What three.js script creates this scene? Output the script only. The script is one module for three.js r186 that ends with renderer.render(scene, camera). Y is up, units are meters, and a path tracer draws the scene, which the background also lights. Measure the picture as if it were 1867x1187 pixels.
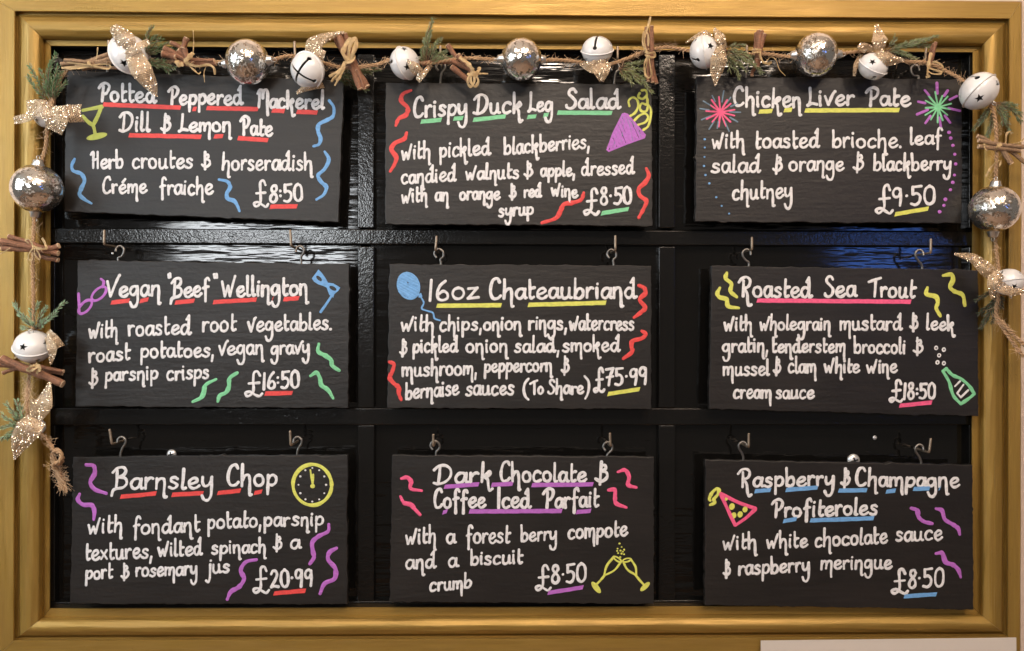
import * as THREE from 'three';
import { mergeGeometries, toCreasedNormals } from 'three/addons/utils/BufferGeometryUtils.js';
import { RoundedBoxGeometry } from 'three/addons/geometries/RoundedBoxGeometry.js';
import { RectAreaLightUniformsLib } from 'three/addons/lights/RectAreaLightUniformsLib.js';
import { Brush, Evaluator, SUBTRACTION } from 'three-bvh-csg';

// ------------------------------------------------------------------ camera, light, exposure
const scene = new THREE.Scene();
const V = (x, y, z) => new THREE.Vector3(x, y, z);
const camera = new THREE.PerspectiveCamera(40, 1867 / 1187, 0.05, 30);
camera.rotation.order = 'YXZ';
camera.position.set(0, 0, 1);
camera.rotation.set(-0.00048, -0.01633, 0.0019);
camera.updateMatrixWorld(true);
const renderer = new THREE.WebGLRenderer({ antialias: true });
renderer.toneMapping = THREE.LinearToneMapping;
renderer.toneMappingExposure = 1;
renderer.shadowMap.enabled = true;
scene.background = new THREE.Color().setRGB(0.125, 0.112, 0.1);
RectAreaLightUniformsLib.init();

// lamps of the room: [name, label, category, position, aimed at, width, height, colour, nits of the light, nits the eye sees on the fitting]
const LAMPS = [
  ['ceiling_lamp', 'warm square ceiling lamp above the middle of the board', 'lamp', [0.1, 1.15, 1.15], [0.08, 0.0, 0], 0.16, 0.16, [1, 0.84, 0.69], 31, 44],
  ['ceiling_lamp', 'warm square ceiling lamp above the right of the board', 'lamp', [0.8, 1.15, 1.15], [0.5, 0.0, 0], 0.16, 0.16, [1, 0.82, 0.66], 32, 44],
  ['ceiling_lamp', 'warm square ceiling lamp above the left of the board', 'lamp', [-0.6, 1.15, 1.25], [-0.4, 0.0, 0], 0.16, 0.16, [1, 0.88, 0.76], 26, 44],
  ['pendant_lamp', 'warm pendant lamp behind the camera, left of the other one', 'lamp', [0.12, 1.08, 1.95], [0.1, 0.1, 0], 0.2, 0.14, [1, 0.83, 0.68], 62, 40],
  ['pendant_lamp', 'warm pendant lamp behind the camera, right of the other one', 'lamp', [0.8, 1.08, 1.95], [0.5, 0.1, 0], 0.2, 0.14, [1, 0.81, 0.64], 64, 34],
  ['daylight_window', 'tall cool daylight window on the left side of the room', 'window', [-1.35, 0.34, 0.75], [-0.4, 0.0, 0], 0.62, 0.75, [0.78, 0.91, 1], 2.2, 6.5],
  ['far_window', 'bright far window behind and left of the camera', 'window', [-0.86, 0.4, 2.3], [-0.2, 0.1, 0], 0.6, 0.3, [0.93, 0.97, 1], 10, 16],
  ['dusk_window', 'blue dusk window behind and right of the camera', 'window', [1.36, 0.27, 2.1], [0.42, 0.1, 0], 0.3, 0.19, [0.09, 0.27, 1], 3.6, 6],
];

// ------------------------------------------------------------------ helpers
let seed = 7;
const rnd = () => { seed = (seed + 0x6d2b79f5) | 0; let t = Math.imul(seed ^ (seed >>> 15), 1 | seed); t = (t + Math.imul(t ^ (t >>> 7), 61 | t)) ^ t; return ((t ^ (t >>> 14)) >>> 0) / 4294967296; };
const rs = (a = 1) => (rnd() * 2 - 1) * a;
const S0 = 2 * Math.tan(THREE.MathUtils.degToRad(20)) / 1187;   // metres per photo pixel at one metre
const px2m = (n, z = 0.03) => n * S0 * (1 - z);
function P(px, py, z = 0) {                                      // point of the plane at depth z seen at a photo pixel
  const d = V((px - 933.5) * S0, (593.5 - py) * S0, -1).applyQuaternion(camera.quaternion);
  return d.multiplyScalar((z - 1) / d.z).add(camera.position);
}
const names = new Map();
function numbered(n) { const k = names.get(n) || 0; names.set(n, k + 1); return k ? n + '_' + String(k).padStart(3, '0') : n; }
const anchors = new Map();
function thing(name, label, category, at = V(0, 0, 0), group) {
  const g = new THREE.Group(); g.name = numbered(name); g.position.copy(at); scene.add(g);
  g.userData.label = label; g.userData.category = category; if (group) g.userData.group = group;
  anchors.set(g, at);
  return g;
}
function part(name, geo, mat, parent, props) {                   // a geometry in world coordinates becomes a part of a thing
  let top = parent; while (!anchors.has(top)) top = top.parent;
  const a = anchors.get(top);
  geo.translate(-a.x, -a.y, -a.z);
  const m = new THREE.Mesh(geo, mat); m.name = name; m.castShadow = m.receiveShadow = true;
  if (props) Object.assign(m.userData, props);
  parent.add(m); return m;
}

// ------------------------------------------------------------------ noise and textures
function lattice(n, s) { const a = new Float32Array(n * n); let q = s | 0; for (let i = 0; i < a.length; i++) { q = (Math.imul(q, 1664525) + 1013904223) | 0; a[i] = ((q >>> 9) & 0xffff) / 65535; } return a; }
const LAT = lattice(256, 99);
function vnoise(x, y, px, py, s = 0) {                            // value noise, periodic with px, py cells
  const ix = Math.floor(x), iy = Math.floor(y), fx = x - ix, fy = y - iy, u = fx * fx * (3 - 2 * fx), v = fy * fy * (3 - 2 * fy);
  const g = (a, b) => LAT[((((a % px) + px) % px + s * 37) & 255) + ((((b % py) + py) % py + s * 71) & 255) * 256];
  return (g(ix, iy) * (1 - u) + g(ix + 1, iy) * u) * (1 - v) + (g(ix, iy + 1) * (1 - u) + g(ix + 1, iy + 1) * u) * v;
}
function fbm(u, v, fx, fy, oct, s = 0) { let r = 0, a = 0.5, t = 0; for (let o = 0; o < oct; o++) { r += a * vnoise(u * fx, v * fy, fx, fy, s + o); t += a; a *= 0.55; fx = Math.min(fx * 2, 256); fy = Math.min(fy * 2, 256); } return r / t; }
function tex(w, h, f, srgb = false) {
  const d = new Uint8Array(w * h * 4);
  for (let y = 0; y < h; y++) for (let x = 0; x < w; x++) { const c = f((x + 0.5) / w, (y + 0.5) / h), i = (y * w + x) * 4; d[i] = Math.max(0, Math.min(255, c[0] * 255)); d[i + 1] = Math.max(0, Math.min(255, c[1] * 255)); d[i + 2] = Math.max(0, Math.min(255, c[2] * 255)); d[i + 3] = 255; }
  const t = new THREE.DataTexture(d, w, h); t.wrapS = t.wrapT = THREE.RepeatWrapping; t.magFilter = THREE.LinearFilter; if (srgb) t.colorSpace = THREE.SRGBColorSpace; t.needsUpdate = true; return t;
}
const grey = (x) => [x, x, x];
const rep = (t, a, b, r = 0) => { const c = t.clone(); c.repeat.set(a, b); c.rotation = r; c.needsUpdate = true; return c; };

// slate: fine horizontal cleavage lines, small pits
const slateH = tex(1024, 512, (u, v) => { const s = fbm(u, v, 6, 60, 4, 1), f = fbm(u, v, 20, 128, 3, 5), p = fbm(u, v, 90, 90, 2, 9); return grey(0.35 * s + 0.3 * f + 0.35 * p); });
const slateC = tex(1024, 512, (u, v) => { const s = fbm(u, v, 5, 40, 4, 2), f = fbm(u, v, 14, 150, 3, 6), m = fbm(u, v, 5, 4, 3, 3), x = 0.72 + 0.2 * (s - 0.5) + 0.42 * (f - 0.5) + 0.4 * (m - 0.5), d = vnoise(u * 240, v * 120, 240, 120, 11) > 0.992 ? 0.35 : 0; return [x + d, x + d, x + d]; });
// gold paint: brush marks along u
const goldH = tex(1024, 256, (u, v) => grey(0.55 * fbm(u, v, 8, 60, 4, 3) + 0.3 * fbm(u, v, 26, 128, 2, 8) + 0.15 * fbm(u, v, 200, 100, 1, 4)));
const goldC = tex(1024, 256, (u, v) => { const m = fbm(u, v, 10, 24, 4, 12), f = fbm(u, v, 30, 120, 2, 14), n = vnoise(u * 180, v * 40, 180, 40, 3), spot = n > 0.988 ? 0.45 : 1, x = (0.92 + 0.24 * (m - 0.5) + 0.1 * (f - 0.5)) * spot; return [x, x * (0.98 + 0.05 * (m - 0.5)), x * (0.94 + 0.2 * (f - 0.5))]; });
const goldR = tex(512, 256, (u, v) => grey(0.62 + 0.5 * (fbm(u, v, 12, 40, 4, 17) - 0.5)));
// black gloss paint: thick brushed coats with drips and specks
const blackH = tex(1024, 512, (u, v) => { const a = fbm(u, v, 22, 30, 3, 21), b = fbm(u, v, 60, 16, 2, 23), c = fbm(u, v, 110, 90, 2, 25), sp = vnoise(u * 220, v * 110, 220, 110, 5); return grey(0.3 * a + 0.24 * b + 0.4 * c + (sp > 0.985 ? 0.45 : 0) + 0.05); });
const smoothH = tex(512, 512, (u, v) => grey(fbm(u, v, 7, 26, 4, 31)));
// mercury glass: silvering that is worn through in speckles
const mercC = tex(1024, 512, (u, v) => { const n = fbm(u, v, 34, 22, 4, 41), m = fbm(u, v, 7, 5, 3, 43), k = fbm(u, v, 90, 60, 2, 47); const hole = Math.max(0, Math.min(1, (n - 0.5 + 0.55 * (m - 0.52)) * 14)) * Math.max(0, Math.min(1, (k - 0.36) * 6)); const x = 0.86 - 0.6 * hole; return [x, x * (0.97 - 0.12 * hole), x * (0.93 - 0.25 * hole)]; });
const mercR = tex(1024, 512, (u, v) => { const n = fbm(u, v, 34, 22, 4, 41), m = fbm(u, v, 7, 5, 3, 43); return grey(0.03 + 0.34 * Math.max(0, Math.min(1, (n - 0.5 + 0.55 * (m - 0.52)) * 9)) + 0.08 * fbm(u, v, 20, 14, 3, 46)); });
const mercH = tex(1024, 512, (u, v) => grey(0.62 * fbm(u, v, 9, 7, 3, 51) + 0.38 * fbm(u, v, 44, 30, 3, 53)));
// burlap ribbon: open weave
const weaveA = tex(256, 256, (u, v) => { const a = Math.abs(((u * 16) % 1) - 0.5) * 2, b = Math.abs(((v * 16 + (Math.floor(u * 16) % 2) * 0.5) % 1) - 0.5) * 2, t = 0.27 + 0.2 * (fbm(u, v, 12, 12, 2, 5) - 0.5); return grey(a > 1 - t * 2.0 || b > 1 - t * 2.0 ? 1 : 0); });
const weaveC = tex(256, 256, (u, v) => { const k = 0.55 + 0.45 * vnoise(u * 64, v * 64, 64, 64, 2), s = 0.75 + 0.5 * vnoise(u * 32, v * 64, 32, 64, 8) * k; return [s * 0.9, s * 0.86, s * 0.8]; });
const barkC = tex(256, 256, (u, v) => { const n = fbm(u, v, 8, 20, 4, 61), s = fbm(u, v, 40, 6, 3, 63), x = 0.45 + 0.7 * (n - 0.3) + 0.4 * (s - 0.5); return [x, x * 0.94, x * 0.88]; });
const fibreC = tex(256, 256, (u, v) => { const n = fbm(u, v, 6, 90, 3, 71), x = 0.55 + 0.9 * (n - 0.4); return [x, x, x]; });
const paintC = tex(512, 512, (u, v) => { const n = fbm(u, v, 40, 60, 3, 81), x = 0.9 + 0.36 * (n - 0.5); return [x, x, x]; });

const std = (o) => new THREE.MeshStandardMaterial(o), phy = (o) => new THREE.MeshPhysicalMaterial(o);
const lin = (r, g, b) => new THREE.Color().setRGB(r, g, b);
const M = {
  gold: std({ color: lin(0.35, 0.215, 0.05), map: rep(goldC, 2, 9), roughness: 0.68, roughnessMap: rep(goldR, 3, 9), metalness: 0.45, bumpMap: rep(goldH, 3, 9), bumpScale: 0.0002 }),
  black: std({ color: lin(0.006, 0.0055, 0.005), roughness: 0.16, bumpMap: rep(blackH, 6, 11), bumpScale: 0.00027 }),
  blackPanel: std({ color: lin(0.005, 0.0045, 0.004), roughness: 0.09, bumpMap: rep(smoothH, 2, 5), bumpScale: 0.00055 }),
  slate: phy({ color: lin(0.0175, 0.0142, 0.0124), specularIntensity: 0.85, map: rep(slateC, 3.2, 3.6), roughness: 0.44, bumpMap: rep(slateH, 3.2, 3.6), bumpScale: 0.00042 }),
  wall: std({ color: lin(0.62, 0.5, 0.42), roughness: 0.9, bumpMap: rep(smoothH, 8, 8), bumpScale: 0.001 }),
  paper: std({ color: lin(0.56, 0.49, 0.43), roughness: 0.8 }),
  steel: std({ color: lin(0.2, 0.185, 0.17), roughness: 0.38, metalness: 0.9 }),
  pin: std({ color: lin(0.34, 0.26, 0.19), roughness: 0.42, metalness: 0.75 }),
  screw: std({ color: lin(0.72, 0.7, 0.68), roughness: 0.35, metalness: 0.6 }),
  enamel: phy({ color: lin(0.74, 0.72, 0.71), roughness: 0.32, clearcoat: 0.7, clearcoatRoughness: 0.12 }),
  dark: std({ color: lin(0.012, 0.011, 0.01), roughness: 0.7 }),
  mercury: phy({ color: lin(0.95, 0.93, 0.9), map: mercC, roughness: 1, roughnessMap: mercR, metalness: 0.95, bumpMap: mercH, bumpScale: 0.0009, clearcoat: 1, clearcoatRoughness: 0.03 }),
  cap: std({ color: lin(0.7, 0.68, 0.65), roughness: 0.3, metalness: 0.95 }),
  ribbon: std({ color: lin(0.54, 0.4, 0.26), map: weaveC, alphaMap: weaveA, alphaTest: 0.5, roughness: 0.5, metalness: 0.3, side: THREE.DoubleSide }),
  glitter: std({ color: lin(0.92, 0.8, 0.64), roughness: 0.22, metalness: 1, side: THREE.DoubleSide }),
  twine: std({ color: lin(0.6, 0.37, 0.2), map: rep(fibreC, 1, 1), roughness: 0.95 }),
  fuzz: std({ color: lin(0.66, 0.45, 0.28), roughness: 0.95, side: THREE.DoubleSide }),
  bark: std({ color: lin(0.36, 0.17, 0.095), map: rep(barkC, 1, 1), roughness: 0.75, bumpMap: barkC, bumpScale: 0.0006 }),
  barkGrey: std({ color: lin(0.46, 0.3, 0.18), map: rep(barkC, 1, 1), roughness: 0.8, bumpMap: barkC, bumpScale: 0.0006 }),
  wood: std({ color: lin(0.55, 0.38, 0.24), roughness: 0.85 }),
  raffia: std({ color: lin(0.62, 0.42, 0.2), map: rep(fibreC, 30, 3), roughness: 0.7, side: THREE.DoubleSide }),
  needle: std({ color: 0xffffff, vertexColors: true, roughness: 0.6, side: THREE.DoubleSide }),
  stem: std({ color: lin(0.16, 0.09, 0.05), roughness: 0.85 }),
};
const INK = {
  white: [0.74, 0.72, 0.73], red: [0.72, 0.06, 0.055], blue: [0.15, 0.36, 0.68], green: [0.2, 0.58, 0.3], yellow: [0.66, 0.66, 0.12], purple: [0.45, 0.13, 0.52], pink: [0.82, 0.1, 0.24], olive: [0.44, 0.5, 0.1],
  greyblue: [0.14, 0.22, 0.3], slateblack: [0.03, 0.028, 0.026],
};
for (const k in INK) INK[k] = std({ color: lin(...INK[k]), map: rep(paintC, 11, 11), roughness: 0.62, side: THREE.DoubleSide });

// ------------------------------------------------------------------ lamps of the room (outside the frame, mirrored by glass and gloss)
for (const [name, label, category, at, to, w, h, c, nits, glow] of LAMPS) {
  const g = thing(name, label, category, V(...at)); g.lookAt(...to);
  const em = std({ color: 0x111111, emissive: lin(...c), emissiveIntensity: glow, roughness: 0.6 });
  const local = (n, geo, m) => { const k = new THREE.Mesh(geo, m); k.name = n; k.castShadow = k.receiveShadow = true; g.add(k); return k; };
  const frameM = std({ color: lin(0.5, 0.45, 0.4), roughness: 0.6 });
  const t = 0.03;
  for (const [x, y, ww, hh] of [[0, h / 2 + t / 2, w + 2 * t, t], [0, -h / 2 - t / 2, w + 2 * t, t], [-w / 2 - t / 2, 0, t, h], [w / 2 + t / 2, 0, t, h]]) local('frame', new THREE.BoxGeometry(ww, hh, 0.04).translate(x, y, -0.01), frameM);
  if (category === 'window') {                                    // panes between glazing bars
    for (let i = 0; i < 2; i++) for (let j = 0; j < 3; j++) local('pane', new THREE.BoxGeometry(w / 2 - 0.03, h / 3 - 0.03, 0.01).translate((i - 0.5) * w / 2, (j - 1) * h / 3, -0.012), em);
    local('glazing_bar', new THREE.BoxGeometry(0.03, h, 0.02).translate(0, 0, -0.012), frameM);
    for (const j of [-0.5, 0.5]) local('glazing_bar', new THREE.BoxGeometry(w, 0.03, 0.018).translate(0, j * h / 3, -0.012), frameM);
  } else local(category === 'lamp' ? 'diffuser' : 'glowing_panel', new THREE.BoxGeometry(w, h, 0.01).translate(0, 0, -0.012), em);
  const L = new THREE.RectAreaLight(lin(...c), nits, w, h); L.name = name + '_light'; L.position.set(0, 0, 0.004); L.rotation.y = Math.PI;
  g.add(L);
}
{ // the ceiling and the floor that the glass balls mirror
  const c = new THREE.Mesh(new THREE.BoxGeometry(5, 0.1, 4).translate(0, 1.35, 1.6), std({ color: lin(0.75, 0.68, 0.6), roughness: 0.9 })); c.name = 'ceiling'; c.userData.kind = 'structure'; scene.add(c);
  const f = new THREE.Mesh(new THREE.BoxGeometry(5, 0.1, 4).translate(0, -1.3, 1.6), std({ color: lin(0.3, 0.19, 0.12), roughness: 0.6 })); f.name = 'floor'; f.userData.kind = 'structure'; scene.add(f);
}

// ------------------------------------------------------------------ wall, gilded frame
{
  const w = new THREE.Mesh(new THREE.BoxGeometry(2.6, 2.6, 0.06).translate(0, 0, -0.062), M.wall); w.name = 'wall'; w.userData.kind = 'structure'; w.receiveShadow = true; scene.add(w);
}
// profile from the outer edge to the black board: [photo x of the left, photo x of the right, photo y of the top, photo y of the bottom, depth in mm]
const PROFILE = [[-26, 1862, -5, 1216, -30], [-26, 1862, -5, 1216, 16.6], [-24.6, 1860.8, -3.6, 1214.6, 18], [25, 1839.6, 26.4, 1165.6, 18], [27, 1838, 28, 1164, 16.8], [27.6, 1837.4, 28.6, 1163.4, 10], [33, 1832.4, 34, 1158.6, 10], [34, 1831.4, 34.8, 1157.8, 13], [36, 1829.6, 36.6, 1156.4, 14.2]];
const BEAD = [[36.6, 1829, 37, 1156, 13.6], [78.5, 1788.5, 78, 1123, 7.4]];
for (let i = 0; i <= 12; i++) {                                    // half-round bead, steeper towards the board
  const t = i / 12, a = Math.PI * t, k = 0.5 - 0.5 * Math.cos(a), e = BEAD.map((b) => b);
  PROFILE.push([0, 1, 2, 3].map((j) => e[0][j] + (e[1][j] - e[0][j]) * k).concat(e[0][4] + (e[1][4] - e[0][4]) * t + 9.5 * Math.pow(Math.sin(a), 0.85)));
}
PROFILE.push([79.6, 1787.4, 79, 1122, 6.6], [80.4, 1786.6, 79.6, 1121.4, 7], [91, 1773, 88.9, 1107.4, 7], [92, 1772, 89.8, 1106.4, 6.2], [92.4, 1771.6, 90.1, 1106, -0.5]);
{
  const rect = PROFILE.map(([l, r, t, b, z]) => { z /= 1000; return { l: P(l, 593, z).x, r: P(r, 593, z).x, t: P(933, t, z).y, b: P(933, b, z).y, z }; });
  const g = thing('picture_frame', 'gold painted moulded wooden frame around the black menu board', 'frame', V(0.02, 0, 0));
  const strip = (k0, k1, side) => {
    const pos = [], uv = [], N = 24; let v = side * 0.37, at = 0;
    for (let k = k0; k < k1; k++) {
      const A = rect[k], B = rect[k + 1];
      const ends = (R) => side === 0 ? [V(R.l, R.t, R.z), V(R.r, R.t, R.z)] : side === 1 ? [V(R.r, R.t, R.z), V(R.r, R.b, R.z)] : side === 2 ? [V(R.r, R.b, R.z), V(R.l, R.b, R.z)] : [V(R.l, R.b, R.z), V(R.l, R.t, R.z)];
      const [a0, a1] = ends(A), [b0, b1] = ends(B), wob = (p, s) => { const q = p.clone(), w = 0.00035 * (vnoise(s * 40 + side * 50, k * 0.7, 256, 256, 3) - 0.5); q.z += w * 1.6; if (side % 2) q.x += w; else q.y += w; return q; };
      const d = a0.distanceTo(b0); const L = a0.distanceTo(a1);
      for (let i = 0; i < N; i++) {
        const s0 = i / N, s1 = (i + 1) / N;
        const W = (p, q, s) => (s === 0 || s === 1 ? p.clone().lerp(q, s ? 1 - 0.00018 : 0.00018) : wob(p.clone().lerp(q, s), s));
        const p = [W(a0, a1, s0), W(a0, a1, s1), W(b0, b1, s1), W(b0, b1, s0)], t = [[s0 * L, v], [s1 * L, v], [s1 * L, v + d], [s0 * L, v + d]];
        for (const q of [0, 3, 2, 0, 2, 1]) { pos.push(p[q].x, p[q].y, p[q].z); uv.push(t[q][0], t[q][1]); }
      }
      v += d;
    }
    const geo = new THREE.BufferGeometry(); geo.setAttribute('position', new THREE.Float32BufferAttribute(pos, 3)); geo.setAttribute('uv', new THREE.Float32BufferAttribute(uv, 2));
    geo.computeVertexNormals(); return toCreasedNormals(geo, 0.6);
  };
  for (let s = 0; s < 4; s++) part(s % 2 ? 'frame_stile' : 'frame_rail', strip(0, 5, s), M.gold, g);
  for (let s = 0; s < 4; s++) part('moulding', strip(5, PROFILE.length - 1, s), M.gold, g);
}

// ------------------------------------------------------------------ black panelled board
const boardThing = thing('menu_board', 'glossy black panelled board with nine recessed panels and cup hooks', 'board', V(0.02, 0, -0.03));
{
  const box = (x0, y0, x1, y1, z0, z1, vertical, r = 0.0012) => {   // photo pixels at depth z1, world depths
    const a = P(x0, y0, z1), b = P(x1, y1, z1), w = b.x - a.x, h = a.y - b.y, d = z1 - z0;
    const g = new RoundedBoxGeometry(w, h, d, 2, r); g.translate((a.x + b.x) / 2, (a.y + b.y) / 2, (z0 + z1) / 2);
    const p = g.attributes.position, uv = g.attributes.uv;
    for (let i = 0; i < p.count; i++) { const X = p.getX(i), Y = p.getY(i), Z = p.getZ(i); if (vertical) uv.setXY(i, Y + Z, X + 0.31 - Z); else uv.setXY(i, X + Z, Y + Z); }
    return g;
  };
  const add = (n, ...a) => part(n, box(...a), n === 'panel' ? M.blackPanel : M.black, boardThing);
  // vertical stiles run through, rails and mullions butt against them
  const XS = [[86, 100], [652, 682], [1201, 1231], [1767, 1780]], YS = [[82, 98], [416, 449], [744, 775], [1098, 1116]];
  part('backboard', box(80, 76, 1786, 1122, -0.029, -0.0212, false), M.blackPanel, boardThing);
  for (let i = 0; i < 4; i++) add('rail', XS[0][0], YS[i][0], XS[3][1], YS[i][1], -0.012, 0, false);
  for (let c = 0; c < 4; c++) for (let r = 0; r < 3; r++) add(c === 0 || c === 3 ? 'stile' : 'mullion', XS[c][0], YS[r][1] + 0.3, XS[c][1], YS[r + 1][0] - 0.3, -0.012, -0.0004, true);
  for (let c = 0; c < 3; c++) for (let r = 0; r < 3; r++) add('panel', XS[c][1] - 6, YS[r][1] - 6, XS[c + 1][0] + 6, YS[r + 1][0] + 6, -0.02, -0.0095, false, 0.0006);
}
function tubeOf(pts, r, seg = 20, rad = 8, closed = false) { return new THREE.TubeGeometry(new THREE.CatmullRomCurve3(pts, closed, 'centripetal'), seg, r, rad, closed); }
// cup hooks: square-bent pins standing out of the black board (photo top and bottom of the upright)
const PINS = [[190, 421, 190, 446], [529, 421, 531, 449], [796, 432, 794, 456], [1122, 431, 1122, 456], [1371, 434, 1371, 455], [1697, 437, 1697, 461], [200, 784, 204, 810], [529, 787, 530, 812], [790, 793, 790, 813], [1112, 791, 1113, 813], [1365, 792, 1365, 815], [1697, 801, 1694, 825], [198, 75, 198, 99], [537, 77, 538, 105], [803, 85, 803, 108], [1126, 86, 1126, 108], [1362, 84, 1362, 104], [1689, 86, 1687, 110]];
for (const [x0, y0, x1, y1] of PINS) {
  const z = 0.0285, a = P(x0, y0, z), b = P(x1, y1, z), k = V(b.x, b.y, -0.006), q = b.clone().lerp(a, 0.16), c = b.clone().lerp(k, 0.1);
  const up = tubeOf([a, a.clone().lerp(q, 0.5), q, b.clone().lerp(q, 0.2).lerp(c, 0.2), c, c.clone().lerp(k, 0.5), k], 0.0014, 24, 10);
  const cap = new THREE.SphereGeometry(0.0014, 10, 8).translate(a.x, a.y, a.z);
  part('cup_hook', mergeGeometries([up, cap.toNonIndexed ? cap : cap]), M.pin, boardThing);
}
for (const [x, y, r, z] of [[313, 828, 8.5, -0.009], [1556, 839, 11.5, -0.009], [1595, 798, 4, -0.009], [205, 462, 2.2, -0.009], [543, 127, 3, -0.009]]) {
  const c = P(x, y, z), R = px2m(r, z), g = new THREE.SphereGeometry(R, 24, 10, 0, Math.PI * 2, 0, Math.PI / 2).rotateX(Math.PI / 2).scale(1, 1, 0.55).translate(c.x, c.y, c.z);
  const s = part('screw_head', g, M.screw, boardThing);
  if (r > 8) for (const a of [0.3, 0.3 + Math.PI / 2]) part('screw_slot', new THREE.BoxGeometry(R * 1.1, R * 0.22, 0.0012).rotateZ(a).translate(c.x, c.y, c.z + R * 0.55), M.dark, s);
}
// white sheet of paper fixed over the lower right of the frame
{
  const g = thing('paper_sheet', 'plain white paper sheet fixed over the lower right edge of the gold frame', 'paper', P(1620, 1180, 0.02));
  const z = 0.0235, c = [P(1387, 1168, z), P(1853, 1162.5, z), P(1855, 1290, z), P(1388, 1290, z)], sh = new THREE.Shape(c.map((p) => new THREE.Vector2(p.x, p.y)));
  part('sheet', new THREE.ExtrudeGeometry(sh, { depth: 0.0004, bevelEnabled: false }).translate(0, 0, z - 0.0004), M.paper, g);
}

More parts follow.
